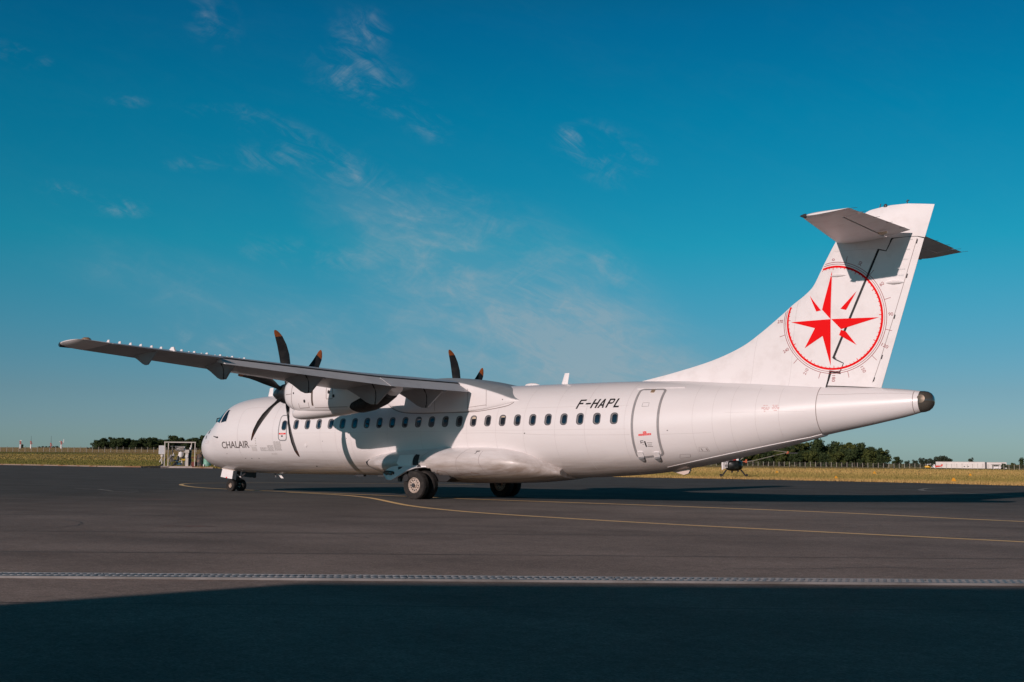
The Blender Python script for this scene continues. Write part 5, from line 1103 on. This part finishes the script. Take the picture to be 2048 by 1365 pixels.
def mast(u, kind, label):
    x, y = at(u, 1300); t = thing('antenna_mast', label, 'mast', (x, y, tz(x, y) - .3), rotz_to_cam(x, y), 'antenna masts on the left skyline')
    mb = MB(); mb.tube([(0, 0, 0), (0, 0, 4.2 if kind != 2 else 2.2)], [.75 if kind != 2 else .3, .6 if kind != 2 else .25], 8); obj('mast_base', mb, MW if kind != 2 else MR, t)
    mb = MB(); z0 = 4.0 if kind != 2 else 2.2; mb.tube([(0, 0, z0), (0, 0, z0 + 3.6)], .55, 6); mb.box((.3, 0, z0 + 1.0), (2.6, .5, .5)); mb.box((.1, 0, z0 + 2.3), (2.0, .5, .5)); mb.box((-.5, 0, z0 + 3.2), (1.0, .4, .9)); obj('antenna_cluster', mb, MR, t, 0)
    mb = MB()
    if kind == 0: mb.box((.2, 0, 8.0), (1.6, .4, .9)); obj('radome', mb, MW, t, 0)
    elif kind == 3: mb.box((2.0, 0, 7.8), (.6, .3, 3.6)); mb.box((-1.6, 0, 7.2), (1.2, .3, .5)); mb.tube([(0, 0, 7.3), (2, 0, 7.0)], .15, 5); obj('whip_antenna', mb, MW, t, 0)
    else: mb.tube([(0, 0, 7.3 if kind == 1 else 5.5), (0, 0, 12.6)], [.16, .1], 5); obj('whip_antenna', mb, DGREY, t, 0)
mast(45.5, 0, 'leftmost red and white mast topped by a white radome'); mast(66.5, 1, 'red and white mast with a tall thin whip, second from the left')
mast(106.5, 2, 'slim all-red mast with a tall thin whip and no white base'); mast(127, 3, 'rightmost red and white mast with a white side aerial')

# yellow taxiway markers
YM = mat('yellow marker plastic', (.72, .32, .02), .5)
mkm = None
for u, d, s, label in ((1669.5, 83, .50, 'orange yellow marker at the grass edge nearest below the dense wood'), (1903, 75.5, .62, 'largest orange yellow marker, on the grass edge below the warehouse'), (1552, 128, .62, 'orange yellow marker in the grass nearest the helicopter'), (1746, 126, .68, 'orange yellow marker far out in the grass below the small lone tree'), (1936.5, 112, .60, 'orange yellow marker farther out in the grass under the warehouse')):
    x, y = at(u, d); t = thing('taxiway_marker', label, 'marker', (x, y, max(tz(x, y), 0)), rotz_to_cam(x, y) + .3, 'yellow taxiway edge markers')
    if mkm is None:
        mb = MB(); mb.loft([[Vector((a * w, b * w * .7, z)) for a, b in ((-1, -1), (1, -1), (1, 1), (-1, 1))] for w, z in ((.5, 0), (.5, .06), (.12, .78), (.05, .82))]); o = obj('body', mb, YM, t, 0); mb = MB(); mb.box((0, 0, .02), (1.15, .85, .04)); q = obj('base_plate', mb, DGREY, t, 0); mkm = (o.data, q.data)
    else: o = part('body', mkm[0], t); q = part('base_plate', mkm[1], t)
    s *= .58; o.scale = q.scale = (s, s, s)

# small parked aeroplane far off
def light_plane():
    x, y = at(1864, 520); t = thing('light_aircraft', 'tiny yellow, white and red light aircraft parked left of the white warehouse', 'airplane', (x, y, tz(x, y)), rotz_to_cam(x, y)); t.scale = (.86, .9, .9)
    YB = mat('yellow aircraft paint', (.75, .42, .03), .4); RB = mat('red aircraft paint', (.70, .07, .05), .4)
    def body(st, m, name):
        mb = MB(); mb.loft([[Vector((xx, w * math.cos(2 * math.pi * k / 12), z + h * math.sin(2 * math.pi * k / 12))) for k in range(12)] for xx, z, w, h in st]); return obj(name, mb, m, t)
    body([(-3.9, .9, .1, .15), (-3.6, .9, .4, .42), (-2.4, .95, .5, .55), (-1.0, .95, .5, .5)], YB, 'cowling'); body([(-1.0, .95, .5, .5), (.2, 1.0, .42, .5)], CLEANW, 'cabin'); body([(.2, 1.0, .42, .5), (2.2, 1.15, .25, .36), (3.9, 1.3, .08, .14)], RB, 'tail_boom')
    mb = MB(); mb.box((-1.9, .2, 1.75), (1.9, 1.0, .5)); mb.box((-1.9, 0, 2.05), (1.6, 8.5, .14)); obj('wing', mb, CLEANW, t, 0)
    mb = MB(); mb.box((-2.3, -.1, 1.65), (.5, 1.05, .42)); obj('canopy', mb, GLASS, t, 0)
    mb = MB(); mb.prism([(.2, .5), (.9, .3), (.5, 2.0), (.1, 2.1)], lambda u, v, q: Vector((u, -.55 + q, v)), 0, .1); obj('strut', mb, CLEANW, t, 0)
    mb = MB(); mb.prism([(3.0, 1.3), (4.0, 1.3), (4.2, 2.1), (3.6, 2.1)], lambda u, v, q: Vector((u, q, v)), -.05, .05); obj('fin', mb, RB, t, 0)
    for xx, yy in ((-2.0, -.9), (-2.0, .9), (3.6, 0)):
        mb = MB(); mb.lathe((xx, yy, .25), (0, 1, 0), [(-.08, 0), (-.08, .25), (.08, .25), (.08, 0)], 12); obj('wheel', mb, TYRE, t)
light_plane()

# ------------------------------------------------------------------ little helicopter at the apron edge
def helicopter():
    x, y = at(1463, 88.5); t = thing('helicopter', 'small dark bubble-nosed helicopter with red top parked on the grass under the tail', 'helicopter', (x, y, .02), rotz_to_cam(x, y))
    # local frame: -Y towards the camera, X to the right
    mb = MB(); mb.loft([[Vector((.12 + w * math.copysign(abs(math.cos(2 * math.pi * k / 20)) ** .75, math.cos(2 * math.pi * k / 20)), yy, z + h * math.copysign(abs(math.sin(2 * math.pi * k / 20)) ** .75, math.sin(2 * math.pi * k / 20)))) for k in range(20)] for yy, z, w, h in ((-.95, .88, .10, .10), (-.9, .88, .36, .26), (-.7, .88, .56, .36), (-.3, .90, .64, .40), (.3, .92, .62, .40), (.8, .95, .45, .32), (1.2, 1.0, .15, .15))]); obj('bubble_canopy', mb, mat('black bubble canopy', (.008, .009, .009), .3, 0, 0, .25, noise=(5, (.035, .045, .035), .55, .7)), t)
    mb = MB()
    for k in range(4):
        x0 = -.62 + .1 * k; mb.tube([(x0 - .02, -.42 - .12 * k, .62 + .04 * k), (x0 - .02, -.46 - .12 * k, 1.0), (x0 + .22, -.36 - .05 * k, 1.26 + .03 * k)], .045, 6)
    mb.box((-.66, -.1, .95), (.10, .7, .72)); obj('canopy_frame', mb, CLEANW, t, 30)
    mb = MB(); mb.loft([[Vector((.1 + w * math.cos(2 * math.pi * k / 14), yy, z + h * math.sin(2 * math.pi * k / 14))) for k in range(14)] for yy, z, w, h in ((-.55, 1.28, .1, .03), (-.4, 1.33, .38, .10), (.3, 1.38, .42, .16), (.9, 1.35, .3, .1))]); obj('engine_cowl', mb, mat('red cowl paint', (.62, .03, .02), .35), t)
    mb = MB(); mb.box((.38, -.45, 1.32), (.16, .12, .16)); mb.box((-.05, -.5, 1.26), (.3, .1, .06)); obj('cowl_stripe', mb, CLEANW, t, 0)
    mb = MB(); mb.tube([(.1, .2, 1.5), (.1, .2, 2.35)], .07, 8); obj('rotor_mast', mb, DGREY, t)
    mb = MB(); mb.loft([[Vector((.1 + 3.4 * f, .2 + dy, 2.3 - .12 * abs(f) ** 2 + dz)) for dy, dz in ((-.1, 0), (0, .025), (.1, 0), (0, -.012))] for f in (-1, -.5, 0, .5, 1)]); obj('rotor_blade', mb, DGREY, t)
    mb = MB(); mb.tube([(.65, .6, 1.08), (1.5, .6, 1.06), (1.55, .6, 1.06)], [.035, .03, .01], 6); obj('exhaust_stack', mb, DARK, t)
    mb = MB(); mb.box((1.0, .5, 1.2), (.12, .2, .24)); mb.box((.92, .5, 1.17), (.25, .12, .08)); obj('strobe_box', mb, mat('orange plastic', (.45, .09, .025), .5), t, 0).scale = (1, 1, 1)
    for s in (-1, 1):
        mb = MB()
        for yy in (-.45, .5): mb.tube([(.12 + s * .5, yy, .58), (.12 + s * .78, yy, .22)], [.06, .045], 7)
        mb.tube([(.12 + s * .80, -.8, .2), (.12 + s * .80, .9, .2)], .04, 7); obj('skid', mb, DARK, t)
        for yy in (-.55, .6):
            mb = MB(); mb.lathe((.12 + s * .9, yy, .15), (1, 0, 0), [(-.07, .05), (-.07, .14), (.07, .14), (.07, .05)], 14); mb.tube([(.12 + s * .74, yy, .2), (.12 + s * .96, yy, .15)], .03, 6); obj('wheel', mb, TYRE, t)
    mb = MB(); mb.lathe((.0, -.5, .46), (0, -1, -.3), [(0, .07), (.06, .06), (.07, 0)], 10); mb.lathe((.42, -.6, .5), (0, -1, -.2), [(0, .07), (.06, .06), (.07, 0)], 10); obj('belly_lamp', mb, DARK, t)
    # open tail boom running back and to the right
    tb = Vector((4.0, 2.6, 1.86)); mb = MB(); mb.tube([(1.6, 1.2, 2.15), tuple(tb)], [.03, .025], 6); mb.tube([(1.5, 1.2, 1.22), tuple(tb)], [.025, .022], 6); mb.tube([(.5, .9, 1.2), (1.6, 1.2, 2.15)], .03, 6); mb.tube([(.5, .9, 1.1), (1.5, 1.2, 1.22)], .025, 6); obj('tail_boom', mb, mat('tail boom tube', (.34, .31, .26), .5), t)
    mb = MB(); mb.lathe(tb, (0, -1, 0), [(-.08, .02), (-.06, .07), (.06, .07), (.08, .02)], 10); mb.box(tb + Vector((-.06, 0, -.08)), (.2, .06, .05)); obj('tail_rotor_hub', mb, mat('red hub', (.42, .09, .04), .5), t, 30)
    mb = MB(); mb.box(tb + Vector((.38, 0, -.06)), (.6, .04, .05)); obj('tail_rotor_blade', mb, DGREY, t, 0)
helicopter()

# ------------------------------------------------------------------ refuelling point on the left
def fuel_point():
    D = 165.; k = D / 2447
    x, y = at(364, D); rz = rotz_to_cam(x, y); ca, sa = math.cos(rz), math.sin(rz)
    def place(u, d): q = at(u, d); return (q[0], q[1], max(tz(*q), 0))
    CON = mat('concrete plinth', (.55, .46, .42), .9, noise=(1.5, (.42, .33, .29), .45, .65)); PIPE = mat('bare pipework', (.52, .50, .48), .4, .5); STEEL = mat('cream steel frame', (.66, .60, .54), .5); RUST = mat('red brown valve paint', (.20, .05, .035), .6)
    t = thing('fuel_pump_skid', 'cream framed refuelling pump cage full of pipework beside the airliner nose', 'fuel pump', (x, y, .05), rz)
    X = lambda u: (u - 364) * k
    mb = MB(); mb.box((X(358), .6, .05), (3.9, 2.6, .26)); obj('plinth', mb, CON, t, 0)
    H = 3.12
    for xx, yy in ((X(335.5), -.55), (X(391.5), -.55), (X(342), 1.3), (X(385), 1.3)):
        mb = MB(); mb.box((xx, yy, H / 2 + .15), (.10, .10, H - .05)); obj('cage_post', mb, STEEL, t, 0)
    mb = MB()
    for yy, a, b in ((-.55, 335, 392), (1.3, 341.5, 385.5)): mb.box(((X(a) + X(b)) / 2, yy, H + .15), (X(b) - X(a) + .1, .11, .11))
    for a, b in ((335.5, 342), (391.5, 385)): mb.tube([(X(a), -.55, H + .15), (X(b), 1.3, H + .15)], .065, 6)
    obj('cage_rail', mb, STEEL, t, 0)
    mb = MB(); mb.tube([(X(346), .5, .3), (X(346), .5, 2.75), (X(375), .5, 2.75)], .06, 8); mb.tube([(X(346), .3, .9), (X(378), .3, .9)], .08, 8); mb.tube([(X(352), .2, .42), (X(378), .2, .42)], .07, 8); mb.tube([(X(364), .3, .9), (X(361), .3, 1.5), (X(366), .3, 2.0), (X(366), .3, 2.5)], .10, 8); mb.tube([(X(358), .4, 2.2), (X(386), .4, 2.1)], .06, 8); mb.tube([(X(372), .4, 2.75), (X(372), .4, 1.0)], .07, 8); obj('pipework', mb, PIPE, t)
    mb = MB(); mb.lathe((X(365), .1, 2.35), (1, 0, 0), [(-.55, 0), (-.5, .22), (.4, .22), (.45, 0)], 14); mb.box((X(363), .5, 2.5), (1.1, .4, .5)); obj('filter_vessel', mb, mat('grey vessel', (.24, .22, .20), .5, noise=(3, (.5, .45, .4), .45, .6)), t, 30)
    mb = MB(); mb.lathe((X(366), -.1, 1.7), (0, 0, 1), [(-.4, 0), (-.35, .2), (.0, .33), (.3, .3), (.35, 0)], 14); obj('pump_head', mb, CLEANW, t)
    mb = MB(); mb.lathe((X(349), -.1, 1.0), (0, 1, 0), [(-.25, 0), (-.25, .27), (.25, .27), (.25, 0)], 14); mb.lathe((X(347), -.2, 1.35), (.4, 0, 1), [(-.25, 0), (-.25, .2), (.3, .2), (.3, 0)], 10); obj('pump_motor', mb, mat('dark pump', (.08, .07, .07), .5, noise=(4, (.25, .22, .2), .5, .65)), t, 30)
    mb = MB(); mb.box((X(377), -.2, 1.0), (.36, .4, 1.75)); mb.box((X(377), -.3, 2.1), (.5, .35, .4)); obj('meter_column', mb, STEEL, t, 0)
    mb = MB(); mb.lathe((X(376.5), -.42, 1.45), (0, -1, 0), [(0, .2), (.05, .2), (.06, .16), (.06, 0)], 16); obj('meter_dial', mb, CLEANW, t, 30)
    mb = MB(); mb.box((X(382), .3, 1.3), (.35, .5, 2.0)); mb.box((X(378), .0, 1.95), (.5, .4, .3)); obj('control_box', mb, mat('dark cabinet', (.05, .055, .06), .5), t, 0)
    mb = MB(); mb.box((X(370.5), -.05, 1.02), (.45, .3, .22)); obj('yellow_valve', mb, mat('yellow valve paint', (.55, .36, .04), .5), t, 0)
    mb = MB(); mb.box((X(362), -.1, .5), (.5, .4, .3)); mb.box((X(359), .0, .7), (.3, .3, .35)); obj('blue_valve', mb, mat('blue valve paint', (.03, .09, .14), .5), t, 0)
    for k_, (u_, z_, w_, h_, d_) in enumerate(((352, 1.55, .35, .3, .3), (357, 2.45, .4, .25, .3), (369, 1.3, .3, .45, .3), (372, 2.3, .35, .3, .3), (360, 1.15, .25, .35, .25), (374.5, .55, .3, .5, .3), (383.5, 2.45, .3, .35, .3), (355, .45, .35, .35, .3), (350, 2.1, .2, .35, .2), (368, .55, .3, .3, .3))):
        mb = MB(); mb.lathe((X(u_), .15, z_ - h_ / 2), (0, 0, 1), [(0, w_ * .42), (h_ * .25, w_ * .5), (h_ * .75, w_ * .5), (h_, w_ * .36)], 10); mb.tube([(X(u_), .15, z_ - h_ * 1.2), (X(u_), .15, z_ + h_ * 1.2)], .05, 6); obj('valve_body', mb, DGREY if k_ % 3 else PIPE, t, 40)
    mb = MB(); mb.box((X(390), -.2, .38), (.55, .5, .75)); mb.tube([(X(385), -.2, 1.3), (X(398), -.2, 1.2)], .06, 8); obj('hydrant', mb, RUST, t, 0)
    # white cabinet on its stand
    p = place(328, D); t = thing('control_cabinet', 'white box cabinet on a bent stand left of the refuelling cage', 'cabinet', p, rz)
    mb = MB(); mb.box((0, 0, 2.32), (.80, .45, 1.10)); obj('cabinet_box', mb, CLEANW, t, 0)
    mb = MB(); mb.box((0, -.23, 2.32), (.70, .02, 1.0)); obj('cabinet_door', mb, mat('cabinet door', (.62, .62, .64), .5), t, 0)
    mb = MB(); mb.tube([(.1, 0, 0), (.02, 0, 1.0), (.08, 0, 1.78)], .07, 8); mb.tube([(-.25, -.1, .75), (-.02, -.05, 1.25), (.08, 0, 1.75)], .055, 8); mb.lathe((.05, -.15, 1.55), (0, 0, 1), [(-.15, 0), (-.12, .2), (.15, .22), (.18, 0)], 12); obj('stand', mb, STEEL, t)
    # hoses
    p0 = place(310, D); t = thing('fuel_hose', 'black hose lying in a loop from the white cabinet to the pump cage', 'hose', p0, rz)
    mb = MB(); pts = spline([(-1.4, -.3, .12), (.0, -.3, .16), (.75, -.25, .18), (1.15, -.2, .4), (1.45, -.15, .8), (1.62, -.1, 1.2)], 6); mb.tube(pts, .085, 8); obj('hose_length', mb, DARK, t)
    mb = MB(); pts = spline([(-.3, -.5, .1), (1.0, -.6, .1), (2.0, -.6, .12), (2.5, -.5, .3), (2.85, -.4, .65), (3.1, -.3, .75)], 6); mb.tube(pts, .085, 8); obj('hose_length', mb, DARK, t)
    # drums and the green tank
    def drum(u, r, h, m, name, label, ribs=True, cat='barrel'):
        p = place(u, D); t = thing(name, label, cat, p, rz); mb = MB(); pr = [(0, 0), (0, r * .98), (.03, r)]
        for k_ in (1, 2): pr += [(h * k_ / 3 - .03, r), (h * k_ / 3, r * 1.04), (h * k_ / 3 + .03, r)]
        pr += [(h - .03, r), (h, r * 1.02), (h, r * .92), (h - .03, r * .9), (h - .03, 0)]
        mb.lathe((0, 0, .02), (0, 0, 1), pr, 22); obj('shell', mb, m, t, 30); return t
    d1 = drum(403.5, .46, 1.75, mat('sooty rusty drum', (.055, .055, .055), .6, noise=(2.2, (.24, .13, .09), .48, .60)), 'oil_drum', 'tall black and rust drum between the cage and the green tank')
    mb = MB(); mb.tube([(0, -.1, 1.75), (.15, -.2, 1.98), (.38, -.1, 1.9)], .06, 8); obj('drum_pump', mb, DGREY, d1)
    drum(418.5, .50, 1.15, mat('mint green plastic', (.22, .46, .36), .5, noise=(1.5, (.16, .33, .26), .4, .65)), 'green_drum', 'mint green drum under the airliner nose')
    p = place(412, D - .5); t = thing('bollard', 'short white bollard right in front of the green drum', 'bollard', p, rz); mb = MB(); mb.lathe((0, 0, 0), (0, 0, 1), [(0, .09), (.42, .09), (.46, .05), (.46, 0)], 10); obj('bollard_post', mb, CLEANW, t)
    p = place(434, D - .5); t = thing('bollard', 'short white bollard near the nose wheel door, right of the green drum', 'bollard', p, rz); mb = MB(); mb.lathe((0, 0, 0), (0, 0, 1), [(0, .09), (.5, .09), (.54, .05), (.54, 0)], 10); obj('bollard_post', mb, CLEANW, t)
fuel_point()
